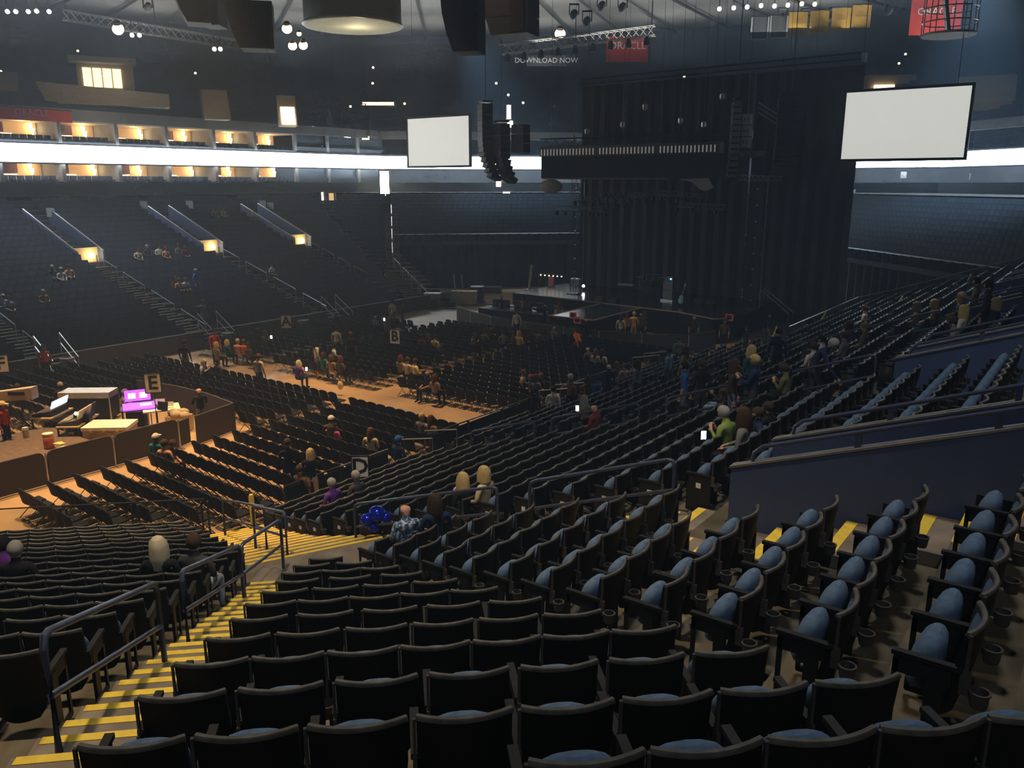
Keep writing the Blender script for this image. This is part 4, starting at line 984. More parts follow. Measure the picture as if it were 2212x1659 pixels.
mb = MB(); mb.tube([(.2, -.15, -.02), (9, -.15, -.05)], .04, 4); mb.build('bottom_batten', M_edge, t)
t = thing('cloth_bundle', 'pale cloth bundle hanging under the header at the right', 'cloth', (-19.9, 45.9, 8.7))
mb = MB(); mb.add([(-1.4, 0, .62), (.4, 0, .68), (.75, 0, .15), (.3, 0, -.05), (-.1, 0, .05), (-.5, 0, .45)]+[(-1.4, .15, .62), (.4, .15, .68), (.75, .15, .15), (.3, .15, -.05), (-.1, .15, .05), (-.5, .15, .45)], [(0, 1, 2, 3, 4, 5), (11, 10, 9, 8, 7, 6)]+[(i, i+6, (i+1) % 6+6, (i+1) % 6) for i in range(6)]); mb.build('cloth', mat('pale_grey_cloth', (.30, .29, .28), .9), t)
t = thing('cloth_bundle', 'beige cloth bundle hanging under the header at the left', 'cloth', (-30.3, 46.0, 8.9)); mb = MB(); mb.ball((0, 0, 0), (.9, .3, .45)); mb.build('cloth', mat('beige_cloth', (.32, .28, .22), .9), t, smooth=179)
for i, (x, y, L) in enumerate([(1262, 452, 0), (1300, 432, 0), (1350, 425, 0), (1415, 425, 0), (1466, 420, 0), (1515, 445, 0)]):
    p = atY(x, y, 50.5); t = thing('light_truss', f'slanted bar of stage lamps under the header, {ORD[i+1]} from the left', 'truss', tuple(p))
    mb = MB(); truss(mb, (-.2, -3.2, .15), (.9, 1.4, -.1), .3, 10, .016); mb.build('truss_bar', M_steel, t)
    for j in range(7):
        q = np.array([-.2, -3.2, .15])+np.array([1.1, 4.6, -.25])*j/6; mb = MB(); mb.lathe([(.07, .1), (.13, -.08), (.13, -.2), (.001, -.2)], 8, tuple(q+np.array([0, 0, -.25]))); mb.build('stage_lamp', M_black, t)
    mb = MB(); mb.tube([(.3, -1, .2), (.3, -1, 6)], .012, 3); mb.build('hang_wire', M_dsteel, t)
t = thing('upper_rig_truss', 'long thin truss high above the stage drapes', 'truss', (-33, 54, 16.2))
mb = MB(); truss(mb, (0, 0, 0), (19.3, 0, .2), .35, 60, .03); mb.build('truss_bar', M_chairf, t); mb = MB(); mb.box((19.4, 0, .1), (.25, .3, .5)); mb.build('end_cap', M_steel, t)
for i in range(12): mb = MB(); mb.tube([(.6+1.6*i, 0, 0), (.6+1.6*i, 0, 10.3)], .012, 3); mb.build('hang_wire', M_dsteel, t)
for i in range(9):
    x = [1190, 1268, 1345, 1393, 1470, 1520, 1560, 1240, 1425][i]; y = [330, 285, 270, 232, 262, 270, 210, 300, 330][i]
    p = atY(x, y, 48.5+.4*(i % 3)); t = thing('chain_motor', f'small rigging hoist with hook on a chain over the stage, {ORD[i+1]} built row', 'hoist', tuple(p))
    t['label'] = f'small rigging hoist on a chain over the stage header, {["leftmost", "third from left", "fourth from left", "fifth from left", "second from right", "rightmost low one", "highest at the right", "second from left", "middle low one"][i]}'
    mb = MB(); mb.lathe([(.06, -.2), (.16, -.1), (.16, .15), (.05, .22)], 8); mb.build('hoist_body', M_steel, t); mb = MB(); mb.tube([(0, 0, .2), (0, 0, 15.8-p[2]+9)], .012, 3); mb.tube([(0, 0, -.2), (0, 0, -1.0)], .015, 3); mb.build('chain', M_dsteel, t)
def line_array(lab, x, ytop, ybot, Y, n, curve, wd, m_, edge=None, rz=0):
    a, b = atY(x, ytop, Y), atY(x, ybot, Y); t = thing('line_array', lab, 'loudspeaker', (a[0], Y, b[2]), R(rz)); H_ = a[2]-b[2]
    for i in range(n):
        f = (i+.5)/n; z = H_*(1-f); c = curve*max(0, f-.45)**2*3; al = curve*max(0, f-.45)*6/H_
        mb = MB(); mb.box((0, -c*0+c*.0+(-.35+c*.9), z), (wd, .75, H_/n*.93), 0, 0, -al*.8); o = mb.build('speaker_cabinet', m_, t)
        if edge: mb = MB(); mb.box((0, -.75+c*.9, z+.02), (wd*.96, .04, H_/n*.78), 0, 0, -al*.8); mb.build('front_grille', edge, o)
    mb = MB(); mb.box((0, -.3, H_+.15), (wd*.8, .7, .12)); mb.build('fly_frame', M_dsteel, t); mb = MB(); mb.tube([(0, -.3, H_+.2), (0, -.3, 26-b[2])], .02, 4); mb.build('hang_chain', M_dsteel, t)
    return t
M_spk = mat('black_speaker_cabinet', (.018, .02, .022), .55, var=.15); M_spkb = mat('brown_black_speaker', (.05, .036, .03), .6, var=.15)
line_array('tall curved loudspeaker column left of the stage, outer one', 1058, 225, 388, 47, 14, .9, 1.15, M_spk, None, -35)
line_array('tall curved loudspeaker column left of the stage, inner brown one', 1092, 268, 392, 47.4, 10, .9, 1.2, M_spkb, None, -25)
line_array('curved loudspeaker column with pale grilles right of the header', 1590, 222, 386, 45.5, 13, 1.1, .46, M_spk, mat('pale_grille', (.42, .42, .40), .6), 30)
line_array('large dark loudspeaker column between the stage and the big screen', 1708, 212, 372, 46.5, 14, 1.2, 1.3, mat('steel_blue_speaker', (.06, .075, .085), .45, var=.15), None, 25)
t = thing('speaker_stack', 'stack of three small pale loudspeakers right of the header', 'loudspeaker', tuple(atY(1611, 322, 46.5)))
for i in range(3):
    mb = MB(); mb.box((0, 0, .35+.62*i), (.42, .4, .56)); o = mb.build('speaker_cabinet', mat('pale_speaker', (.30, .30, .30), .6), t)
    for s in (-1, 1): mb = MB(); mb.box((s*.1, -.21, .35+.62*i), (.05, .02, .16)); mb.build('handle_slot', M_black, o)
mb = MB(); mb.tube([(0, 0, 1.9), (0, 0, 12)], .012, 3); mb.build('hang_wire', M_dsteel, t)
t = thing('striped_bar', 'short row of white bars beside the pale loudspeaker column', 'truss', tuple(atY(1596, 337, 46.2)))
for i in range(17): mb = MB(); mb.box((.08+.085*i, 0, .1), (.04, .05, .3)); mb.build('white_bar', M_steel, t)
mb = MB(); mb.box((.75, .06, .1), (1.6, .06, .4)); mb.build('bar_back', M_black, t)
t = thing('side_truss', 'short slanted triple pipe truss above the pale loudspeakers', 'truss', tuple(atY(1640, 222, 47)))
for i in range(3): mb = MB(); mb.tube([(0, 0, -.25*i), (1.7, -.3, -1.0-.25*i)], .04, 5); mb.build('pipe', M_steel, t)
t = thing('side_truss', 'thin horizontal truss at the foot of the pale loudspeaker column', 'truss', tuple(atY(1598, 383, 46.4))); mb = MB(); truss(mb, (0, 0, 0), (2.4, 0, -.1), .25, 8, .018); mb.build('truss_bar', M_steel, t)
for i in range(3): mb = MB(); mb.tube([(.5+.7*i, 0, 0), (.5+.7*i, 0, -7.5)], .012, 3); mb.build('hang_wire', M_dsteel, t)
t = thing('speaker_stack', 'stack of brown boxes beside the left loudspeaker column', 'loudspeaker', tuple(atY(1122, 330, 47.6)))
for i in range(3): mb = MB(); mb.box((.1, 0, .3+.62*i), (1.0, .8, .58)); mb.build('speaker_cabinet', mat('brown_box', (.085, .055, .042), .6), t)
# big screens
for lab, X in (('blank white video screen left of the stage', -47.0), ('blank white video screen right of the stage', -11.1)):
    t = thing('video_screen', lab, 'screen', (X, 54.2, 12.45)); W_, H_ = 6.7, 3.85
    mb = MB(); mb.bx(-W_/2, W_/2, -.02, .04, -H_/2, H_/2); mb.build('screen_surface', mat('projection_screen', (.75, .75, .72), .7, var=0, emit=.50, emcol=(.93, .96, .92)), t)
    mb = MB()
    for s in (-1, 1): mb.box((s*(W_/2+.08), .02, 0), (.16, .18, H_+.3)); mb.box((0, .02, s*(H_/2+.08)), (W_+.3, .18, .16))
    mb.build('screen_frame', M_black, t)
    for s in (-2.6, 2.6): mb = MB(); mb.tube([(s, 0, H_/2), (s, 0, 14)], .02, 4); mb.build('hang_wire', M_dsteel, t)
# instruments and things on the deck
t = thing('amplifier_stack', 'tall grey amplifier stack with a blue pilot light on the stage', 'amplifier', (*atz(1446, 650, DZ)[:2], DZ), R(-12))
mb = MB(); mb.bx(-.5, .5, -.35, .35, 0, .12); mb.build('plinth', M_steel, t)
M_amp = mat('grey_amp_cloth', (.26, .26, .25), .8, var=.08)
for z0, z1 in ((.14, .72), (.75, 1.33)): mb = MB(); mb.bx(-.38, .38, -.25, .25, z0, z1); mb.build('speaker_cabinet', M_amp, t)
mb = MB(); mb.bx(-.34, .34, -.2, .2, 1.36, 1.6); o = mb.build('amp_head', mat('dim_amp_head', (.16, .16, .16), .6), t); mb = MB(); mb.ball((.2, -.22, 1.48), .05); mb.build('pilot_light', mat('blue_pilot', (.1, .6, 1), .4, var=0, emit=6, emcol=(.1, .6, 1)), o)
t = thing('electric_guitar', 'pale blue electric guitar on a stand at the stage front', 'guitar', (*atz(1470, 662, DZ)[:2], DZ), R(-8))
M_gtr = mat('sea_blue_lacquer', (.25, .62, .66), .3, var=.05)
mb = MB(); mb.ball((0, 0, .35), (.2, .05, .2), 12, 8); mb.ball((.03, 0, .58), (.16, .05, .15), 12, 8); mb.build('body', M_gtr, t, smooth=179); mb = MB(); mb.tube([(.04, 0, .6), (.22, .02, 1.3)], .025, 5); mb.build('neck', M_deskl, t); mb = MB(); mb.box((.25, .02, 1.38), (.07, .03, .2), 0); mb.build('headstock', M_deskl, t)
mb = MB(); mb.tube([(-.15, .15, 0), (0, .05, .3), (.15, .15, 0)], .015, 4); mb.build('stand', M_dsteel, t)
t = thing('drum_kit', 'dark drum kit with cymbals at the back of the stage', 'drums', (*atz(1403, 638, DZ)[:2], DZ))
mb = MB(); mb.lathe([(.02, -.25), (.38, -.25), (.38, .25), (.02, .25)], 14, (0, 0, 0)); o = mb.build('bass_drum', M_black, t, (0, 0, .4)); o.rotation_euler = (R(90), 0, 0)
for x, y, z, r in ((-.3, -.1, .75, .2), (.25, -.1, .78, .2), (.65, .2, .45, .26), (-.7, .2, .55, .22)): mb = MB(); mb.lathe([(r, 0), (r, .28)], 12, (x, y, z)); mb.build('tom', M_black, t)
for x, y, z in ((-.8, -.1, 1.25), (.8, -.1, 1.3), (-.45, .3, 1.4), (.45, .3, 1.45)): mb = MB(); mb.lathe([(.001, .03), (.3, 0), (.001, .035)], 12, (x, y, z)); mb.tube([(x, y, 0), (x, y, z)], .015, 4); mb.build('cymbal', M_steel, t)
t = thing('keyboard', 'low keyboard on a stand left of the drum kit', 'keyboard', (*atz(1352, 640, DZ)[:2], DZ)); mb = MB(); mb.box((0, 0, .8), (1.2, .35, .1)); mb.build('key_bed', M_steel, t)
for s in (-.4, .4): mb = MB(); mb.tube([(s, -.2, 0), (-s, .2, .76)], .025, 5); mb.build('stand_leg', M_dsteel, t)
for i, (x, y) in enumerate([(1510, 655), (1535, 657), (1325, 655), (1295, 652)]):
    p = atz(x, y, DZ); t = thing('stage_monitor', f'wedge monitor speaker on the stage deck, {["second from right", "rightmost", "second from left", "leftmost"][i]}', 'loudspeaker', (p[0], p[1], DZ)); mb = MB(); mb.hexa([(-.3, -.25, 0), (.3, -.25, 0), (.3, .25, 0), (-.3, .25, 0), (-.3, -.05, .36), (.3, -.05, .36), (.3, .22, .36), (-.3, .22, .36)]); mb.build('cabinet', M_black, t); mb = MB(); mb.box((0, -.17, .18), (.5, .02, .3), 0, 0, R(-28)); mb.build('grille', M_dsteel, t)
for i, (x, y, lab) in enumerate([(1603, 640, 'white flight box on the right stage corner'), (1142, 624, None), (1245, 615, 'pale case with small white label behind the stage wing')]):
    if lab: p = atz(x, y, DZ); t = thing('equipment_case', lab, 'case', (p[0], p[1], DZ)); mb = MB(); mb.bx(-.4, .4, -.25, .25, 0, .4); mb.build('case_body', M_conc2, t); mb = MB(); mb.bx(-.42, .42, -.27, .27, .4, .48); mb.build('case_lid', M_steel, t)
t = thing('lit_prompt_light', 'small white floor lamp at the left of the stage deck', 'lamp', (*atz(1260, 628, DZ)[:2], DZ)); mb = MB(); mb.lathe([(.12, 0), (.12, .2), (.08, .25)], 8); mb.build('lamp_base', M_black, t); mb = MB(); mb.ball((0, 0, .34), .11); mb.build('bulb', mat('white_bulb', (1, 1, 1), .5, var=0, emit=12, emcol=(.95, .97, 1)), t)
# backstage at the left: cases, lift arm, lit costume rail
t = thing('boom_lift_arm', 'leaning pale green lift mast at the left of the stage', 'mast', tuple(atz(1143, 628, 1.0))); mb = MB(); mb.hexa([(-.35, -.2, 0), (.35, -.2, 0), (.35, .2, 0), (-.35, .2, 0), (-.35, -.2, .12), (.35, -.2, .12), (.35, .2, .12), (-.35, .2, .12)]); mb.build('mast_base', M_steel, t); mb = MB(); mb.tube([(0, 0, .1), (.22, 0, 2.0)], .09, 6); mb.build('mast_tube', mat('pale_green_steel', (.32, .36, .22), .5), t)
t = thing('costume_rail', 'clothes rail with small warm lamps in the left wing', 'rail', tuple(atz(1168, 622, 1.2)))
for i in range(6): mb = MB(); mb.ball((.38*i, 0, 1.0), .05); mb.build('bulb', mat('dim_bulb', (1, .8, .5), .5, var=0, emit=3.5, emcol=(1, .7, .4)), t)
mb = MB(); mb.box((.95, 0, .55), (.4, .2, .75)); mb.build('pink_garment', mat('pink_cloth', (.6, .2, .2), .8), t); mb = MB(); mb.tube([(-.2, 0, 0), (-.2, 0, 1.1), (2.2, 0, 1.1), (2.2, 0, 0)], .03, 5); mb.build('rail_frame', M_dsteel, t)
for i, (x, y, sx, sz, lab) in enumerate([(870, 636, 2.2, .7, 'grey crate beside the corner stairs'), (1003, 650, 1.9, 1.0, 'tan shipping crate behind the pit fence'), (1032, 645, .9, 1.2, 'dark upright trunk beside the tan crate'), (962, 640, 1.3, .6, 'white-topped bench near the corner stairs'), (1050, 625, 2.6, .5, 'low row of dim cases at the black drape'), (935, 652, 1.2, .9, 'steel cage trolley at the foot of the corner stairs')]):
    p = atz(x, y+8, 0); t = thing('equipment_case', lab, 'case', tuple(p), R(30)); m_ = [M_conc2, M_case, M_black, M_conc2, M_dsteel, M_steel][i]
    mb = MB(); mb.bx(-sx/2, sx/2, -.4, .4, .08, sz); mb.build('case_body', m_, t); mb = MB(); mb.bx(-sx/2-.03, sx/2+.03, -.43, .43, sz, sz+.07); mb.build('case_lid', M_steel if i != 1 else M_case, t)
    for s in (-1, 1): mb = MB(); mb.bx(s*sx/2-.06, s*sx/2+.06, -.44, .44, 0, .08); mb.build('case_runner', M_dsteel, t)
t = thing('music_stand', 'two thin pale stands leaning by the tan crate', 'stand', (*atz(985, 648, 0)[:2], 0))
for s in (0, .8): mb = MB(); mb.tube([(s, 0, 0), (s-.2, 0, 2.1)], .035, 5); mb.build('pole', M_steel, t)
# right wing: work lamp, ramp rails, green sign
t = thing('work_lamp', 'bright warm work lamp on a stand in the right wing', 'lamp', (*atz(1768, 672, 0)[:2], 0)); hz = atY(1775, 622, atz(1768, 672, 0)[1])[2]
mb = MB(); mb.tube([(0, 0, 0), (.1, 0, hz-.1)], .03, 5); mb.build('stand', M_dsteel, t); mb = MB(); mb.ball((.12, 0, hz), (.22, .15, .2)); mb.build('bulb', mat('hot_bulb', (1, .8, .45), .5, var=0, emit=22, emcol=(1, .68, .28)), t)
q = atz(1768, 672, 0); lamp('work_lamp_glow', 'POINT', (q[0]-.1, q[1]-.4, hz-.3), 120, (1, .62, .28), None, .2)
t = thing('green_sign', 'small green lit upright sign in the right wing', 'sign', (*atz(1750, 690, .2)[:2], 0)); mb = MB(); mb.box((0, 0, .95), (.22, .08, .75)); mb.build('lit_face', M_green, t); mb = MB(); mb.box((0, .05, .5), (.06, .04, 1.0)); mb.build('post', M_dsteel, t)
t = thing('lit_sign', 'small white lit notice on a post at the stage corner', 'sign', (*atz(1704, 688, 0)[:2], 0)); mb = MB(); mb.tube([(0, 0, 0), (0, 0, 1.3)], .03, 5); mb.build('post', M_steel, t); mb = MB(); mb.box((0, 0, 1.45), (.4, .06, .34)); mb.build('lit_face', mat('warm_lit_face', (1, .9, .75), .5, var=0, emit=2.2, emcol=(1, .9, .72)), t)
t = thing('ramp_rail', 'pale pair of sloping ramp rails off the right stage corner', 'handrail', tuple(atz(1640, 655, DZ)))
for s in (0, .8): mb = MB(); mb.tube([(0, s, .2), (0, s, .9), (2.4, s-1.4, -.3), (2.4, s-1.4, -1.2)], .04, 5); mb.build('rail', M_steel, t)
for i, (x, y) in enumerate([(1265, 690), (1490, 688)]):
    pass
for lab, x, y, z in (('red merchandise sign in the pit, left', 1247, 696, 1.3), ('red merchandise sign in the pit, middle', 1238, 686, 1.5), ('red merchandise sign in the pit, right', 1575, 690, 1.4)):
    p = atz(x, y, z); t = thing('vendor_sign', lab, 'sign', (p[0], p[1], 0)); mb = MB(); mb.tube([(0, 0, 0), (0, 0, z-.1)], .02, 4); mb.build('post', M_dsteel, t); mb = MB()
    for s in (-1, 1): mb.box((s*.2, 0, z+.12), (.07, .05, .36)); mb.box((0, 0, z+.12+s*.16), (.46, .05, .07))
    mb.build('red_frame', mat('red_lit_frame', (.55, .07, .04), .5, var=0, emit=.04, emcol=(1, .16, .08)), t); mb = MB(); mb.box((0, .03, z+.12), (.38, .02, .28)); mb.build('face', M_black, t)
for i, (x, y, x2, y2) in enumerate([(1740, 700, 1785, 672), (1895, 663, 1950, 640), (2065, 610, 2098, 592), (1660, 712, 1678, 705)]):
    a, b = on_side(x, y, .95), on_side(x2, y2, .95) if i < 3 else on_side(x2, y2, .95); t = thing('barrier_rope', f'sagging yellow rope barrier on the near stand, {ORD[i+1]} from the {"left" if 1 else ""}', 'rope', tuple(a))
    t['label'] = ['sagging yellow rope by the green sign in the right wing', 'sagging yellow rope behind the glass end railing', 'sagging yellow rope high at the right end of the near stand', 'short sagging rope below the stage guard'][i]
    d = np.array(b)-np.array(a); mb = MB(); mb.tube([d*f+np.array([0, 0, -.45*math.sin(math.pi*f)]) for f in np.linspace(0, 1, 9)], .035, 5); mb.build('rope', mat('yellow_rope', (.55, .42, .12), .7), t)
    for f in (0, 1): mb = MB(); mb.tube([d*f+np.array([0, 0, -.95]), d*f+np.array([0, 0, .05])], .02, 5); mb.build('rope_post', M_dsteel, t)
# ------------------------------------------------------------------ lit tunnels, doorways and upper-deck portals
M_warmwall = mat('warm_lit_tunnel', (.60, .44, .22), .8, var=.1)
M_hot = mat('hot_doorway_light', (1, .85, .5), .5, var=0, emit=18, emcol=(1.0, .82, .45))
for i, yc in enumerate(FAISLES):
    if i == 0: continue
    X0 = SUMX-Xk(14.2); t = thing('tunnel', ['lit tunnel mouth high in the far seats, leftmost', 'lit tunnel mouth high in the far seats, middle', 'lit tunnel mouth high in the far seats, beside the corner'][i-1], 'tunnel', (X0, yc, 0)); L = 6.6
    z0, z1 = fz(14.2)-.1, fz(22)+.1
    for s in (-1, 1):
        mb = MB(); mb.hexa([(0, s*.85-.06, z0-.4), (-L, s*.85-.06, z0-.4), (-L, s*.85+.06, z0-.4), (0, s*.85+.06, z0-.4), (0, s*.85-.06, z0+1.0), (-L, s*.85-.06, z1+1.0), (-L, s*.85+.06, z1+1.0), (0, s*.85+.06, z0+1.0)]); mb.build('side_wall', M_navy, t)
        mb = MB(); mb.tube([(0, s*.85, z0+1.05), (-L, s*.85, z1+1.05)], .05, 5); mb.build('cap_rail', M_steel, t)
    mb = MB(); mb.bx(-L-.1, -2.2, -.8, .8, z0-.2, z0-.1); mb.build('tunnel_floor', M_warmwall, t); mb = MB(); mb.bx(-.75, -.65, -.8, .8, z0-.3, z0+1.25); mb.build('tunnel_back', M_warmwall, t)
    mb = MB(); mb.ball((-.4, .25, z0+.75), (.14, .17, .2)); mb.build('tunnel_lamp', M_hot, t)
    lamp('tunnel_lamp_glow', 'POINT', (X0+.2, yc+.2, z0+.9), 22, (1, .7, .35), None, .1)
def lit_box(lab, x, y, w_, h, dep, m_=None, name='lit_doorway', e=60):
    p = atd(x, y, dep); t = thing(name, lab, 'doorway', tuple(p), R(YAW))
    W_, H_ = w_*dep/FPX, h*dep/FPX
    mb = MB(); mb.bx(-W_/2, W_/2, 0, .1, -H_/2, H_/2); mb.build('lit_opening', m_ or M_hot, t)
    mb = MB()
    for s in (-1, 1): mb.bx(s*W_/2-.06, s*W_/2+.06, -.1, .3, -H_/2, H_/2)
    mb.bx(-W_/2-.06, W_/2+.06, -.1, .3, H_/2, H_/2+.1); mb.build('door_frame', M_fascia, t); return t
M_hotw = mat('warm_doorway_light', (1, .8, .5), .5, var=0, emit=4, emcol=(1.0, .78, .42))
lit_box('brightest doorway at the top of the corner stairs', 831, 398, 22, 55, 82)
lit_box('bright arched doorway above the ribbon near the corner', 752, 318, 16, 46, 84)
lit_box('warm doorway ledge right of the arched doorway', 790, 298, 18, 7, 84, M_hotw)
lit_box('small lit doorway below the ribbon', 697, 424, 8, 17, 70, M_hotw); lit_box('tan lit wall beside the small doorway', 716, 425, 14, 15, 70, mat('tan_wall_glow', (.6, .4, .2), .7, var=0, emit=.6, emcol=(1, .66, .3)))  # the tan wall's warm light is put in as emission
lit_box('bright column of lamps behind the left loudspeakers, upper', 1099, 242, 11, 28, 84); lit_box('bright column of lamps behind the left loudspeakers, lower', 1102, 268, 14, 13, 84)
lit_box('bright doorway under the left loudspeakers', 1077, 392, 12, 22, 84); lit_box('thin strip of lamps beside the doorway under the loudspeakers', 1094, 416, 18, 3, 84, M_hotw)
# portals on the upper deck
M_portal = mat('tan_portal_wall', (.30, .25, .17), .8, var=.1, emit=.0)
t = thing('press_booth', 'tan angular booth with lit windows on the upper deck', 'booth', tuple(atd(240, 228, 63)), R(YAW+26))
mb = MB(); mb.hexa([(-4.3, 0, 0), (4.2, 0, 0), (4.2, 3, 0), (-4.3, 3, 0), (-4.9, -.3, 1.5), (4.2, 0, 1.0), (4.2, 3, 1.0), (-4.3, 3, 1.5)]); mb.build('parapet', M_portal, t)
mb = MB(); mb.bx(-2.1, 1.9, 2.2, 2.5, .8, 3.4); mb.build('back_wall', M_portal, t); mb = MB(); mb.bx(-2.6, 2.1, .8, 2.6, 3.2, 3.6); mb.build('booth_roof', M_fascia, t)
for i in range(4): mb = MB(); mb.bx(-1.7+.7*i, -1.1+.7*i, 2.05, 2.15, 1.5, 2.9); mb.build('lit_window', mat('booth_window', (.9, .7, .4), .5, var=0, emit=1.6, emcol=(1, .8, .45)), t)
lamp('booth_lamp', 'POINT', tuple(atd(235, 205, 59)), 130, (1, .78, .45), None, .2)
def portal(lab, x, y, dep, sx, sz, rz, lit, e):
    t = thing('portal_hood', lab, 'portal', tuple(atd(x, y, dep)), R(YAW+rz))
    mb = MB(); mb.hexa([(-sx/2, 0, -sz/2), (sx/2, 0, -sz/2), (sx/2, 2, -sz/2), (-sx/2, 2, -sz/2), (-sx/2, .9, sz/2), (sx/2, .9, sz/2), (sx/2, 2, sz/2), (-sx/2, 2, sz/2)]); mb.build('hood', M_portal, t)
    if lit: mb = MB(); mb.hexa([(-sx/2+.15, -.08, -sz/2+.2), (sx/2-.15, -.08, -sz/2+.2), (sx/2-.15, .6, sz*.1), (-sx/2+.15, .6, sz*.1), (-sx/2+.15, -.1, -sz/2+.1), (sx/2-.15, -.1, -sz/2+.1), (sx/2-.15, .5, sz*.12), (-sx/2+.15, .5, sz*.12)]); mb.build('lit_opening', lit, t)
    if e: p = atd(x, y, dep-1.5); lamp('portal_lamp', 'POINT', tuple(p), e, (1, .72, .38), None, .1)
portal('curved tan portal with a bright edge above the suites', 622, 238, 72, 1.5, 2.6, 20, M_hotw, 25); portal('dim tan portal on the upper deck left of the bright one', 470, 225, 68, 2.0, 2.4, 30, None, 12)
portal('dim tan portal at the left edge of the upper deck', 5, 190, 64, 2.0, 2.6, 25, None, 8)
portal('dim long portal on the upper deck at the far right', 2130, 200, 72, 4.6, 3.0, -25, None, 8)
lit_box('lit doorway frame on the upper deck above the left screen', 817, 224, 70, 6, 95, M_hotw); lit_box('short lit doorpost on the upper deck above the left screen', 786, 233, 8, 14, 95, M_hotw)
t = thing('upper_booth', 'dim booth with a lit window above the right screen', 'booth', tuple(atd(1928, 182, 86)), R(YAW-8)); mb = MB(); mb.hexa([(-2.9, 0, -1), (2.6, 0, -1), (2.6, 2, -1), (-2.9, 2, -1), (-2.5, .4, 1), (2.4, .4, 1), (2.4, 2, 1), (-2.5, 2, 1)]); mb.build('booth_body', M_portal, t); mb = MB(); mb.bx(-1.8, .2, -.1, .1, -.85, -.05); mb.build('lit_window', M_hotw, t); mb = MB(); mb.bx(.8, 1.6, -.1, .1, -.4, -.05); mb.build('lit_window', M_green, t)
# small marker lamps on the upper deck
for i, (x, y) in enumerate([(27, 180), (38, 193), (30, 216), (2, 154), (266, 161), (422, 158), (757, 230), (806, 146), (874, 224), (1072, 180), (1098, 205), (1130, 222), (1478, 165), (1956, 117), (1942, 137), (1860, 183), (1845, 203), (2080, 236), (2084, 278), (805, 180), (168, 110)]):
    p = atd(x, y, 78); t = thing('aisle_lamp', f'tiny marker lamp on the dark upper deck, number {i}', 'lamp', tuple(p)); mb = MB(); mb.ball((0, 0, 0), .11, 8, 5); mb.build('bulb', M_hotw, t); mb = MB(); mb.box((0, 0, -.13), (.12, .12, .08)); mb.build('lamp_base', M_dsteel, t)
    t['label'] = 'tiny warm marker lamp on the dark upper deck'; t['group'] = 'marker lamps on the upper deck'

# ------------------------------------------------------------------ banners, signs
M_redb = mat('red_banner_cloth', (.50, .045, .035), .8, var=.08, scale=.5)
M_gold = mat('gold_banner_cloth', (.36, .22, .04), .8, var=.1, scale=.8)
def banner(lab, x, y, w_, h, dep, rz, m_, body=None, tsize=.5, tm=None, name='banner', frame=None):
    p = atd(x, y, dep); W_, H_ = w_*dep/FPX, h*dep/FPX; t = thing(name, lab, 'banner', tuple(p), R(YAW+rz))
    mb = MB(); n = 6; rows = [[(-W_/2+W_*i/n, .05*math.sin(i*1.3), z) for i in range(n+1)] for z in (-H_/2, H_/2)]; mb.grid(rows); o = mb.build('cloth', m_, t); md = o.modifiers.new('thick', 'SOLIDIFY'); md.thickness = .02
    mb = MB(); mb.tube([(-W_/2, 0, H_/2), (W_/2, 0, H_/2)], .05, 5); mb.build('top_batten', M_dsteel, t)
    if body:
        for i, s in enumerate(body if isinstance(body, list) else [body]): text(s, tsize, t, (0, -.1, .12*H_-i*tsize*1.2), (R(90), 0, 0), tm or M_wink)
    if frame: mb = MB(); mb.bx(-W_/2, W_/2, -.08, -.04, -H_/2, -H_/2+.12); mb.bx(-W_/2, -W_/2+.12, -.08, -.04, -H_/2, H_/2); mb.bx(W_/2-.12, W_/2, -.08, -.04, -H_/2, H_/2); mb.build('border', frame, t)
    return t
banner('red banner with white lettering hanging from the roof truss', 1355, 106, 90, 52, 88, 0, M_redb, 'ORACLE', 1.05)
banner('red banner with white lettering behind the round cage', 2022, 35, 105, 75, 80, -8, M_redb, 'ORACLE', .95)
_a = atX; _d = atd; atd = lambda x, y, dep: _a(x, y, -63.05)
t = banner('long red sign with faded lettering on the far fascia', 68, 247, 168, 25, 60, 54, M_redb, 'ORACLE', .62, mat('faded_print', (.55, .22, .2), .7)); atd = _d
for i, (x, y) in enumerate([(1724, 50), (1770, 47), (1817, 41), (1861, 35)]): banner(f'gold championship banner, {ORD[i+1]} from the left in the row', x, y, 40, 46, 72, -4, M_gold, ['WORLD', 'CHAMPIONS'], .2, mat('dark_gold_print', (.28, .16, .03), .7))
for i, (x, y) in enumerate([(1641, 62), (1682, 59)]): banner(f'dark banner with a white border, {["left", "right"][i]} of the pair beside the gold ones', x, y, 38, 46, 74, -4, mat('slate_banner', (.05, .055, .06), .8), None, .3, None, 'banner', mat('white_border', (.24, .25, .25), .8))
p = atd(1180, 131, 100); t = thing('wall_lettering', 'pale lettering on the dark far wall under the roof truss', 'sign', tuple(p), R(YAW)); text('DOWNLOAD NOW', .85, t, (0, -.1, 0), (R(90), 0, 0), mat('dim_print', (.40, .42, .42), .7)); mb = MB(); mb.bx(-2.4, 2.4, 0, .06, -.6, .6); mb.build('sign_panel', M_deckb, t)
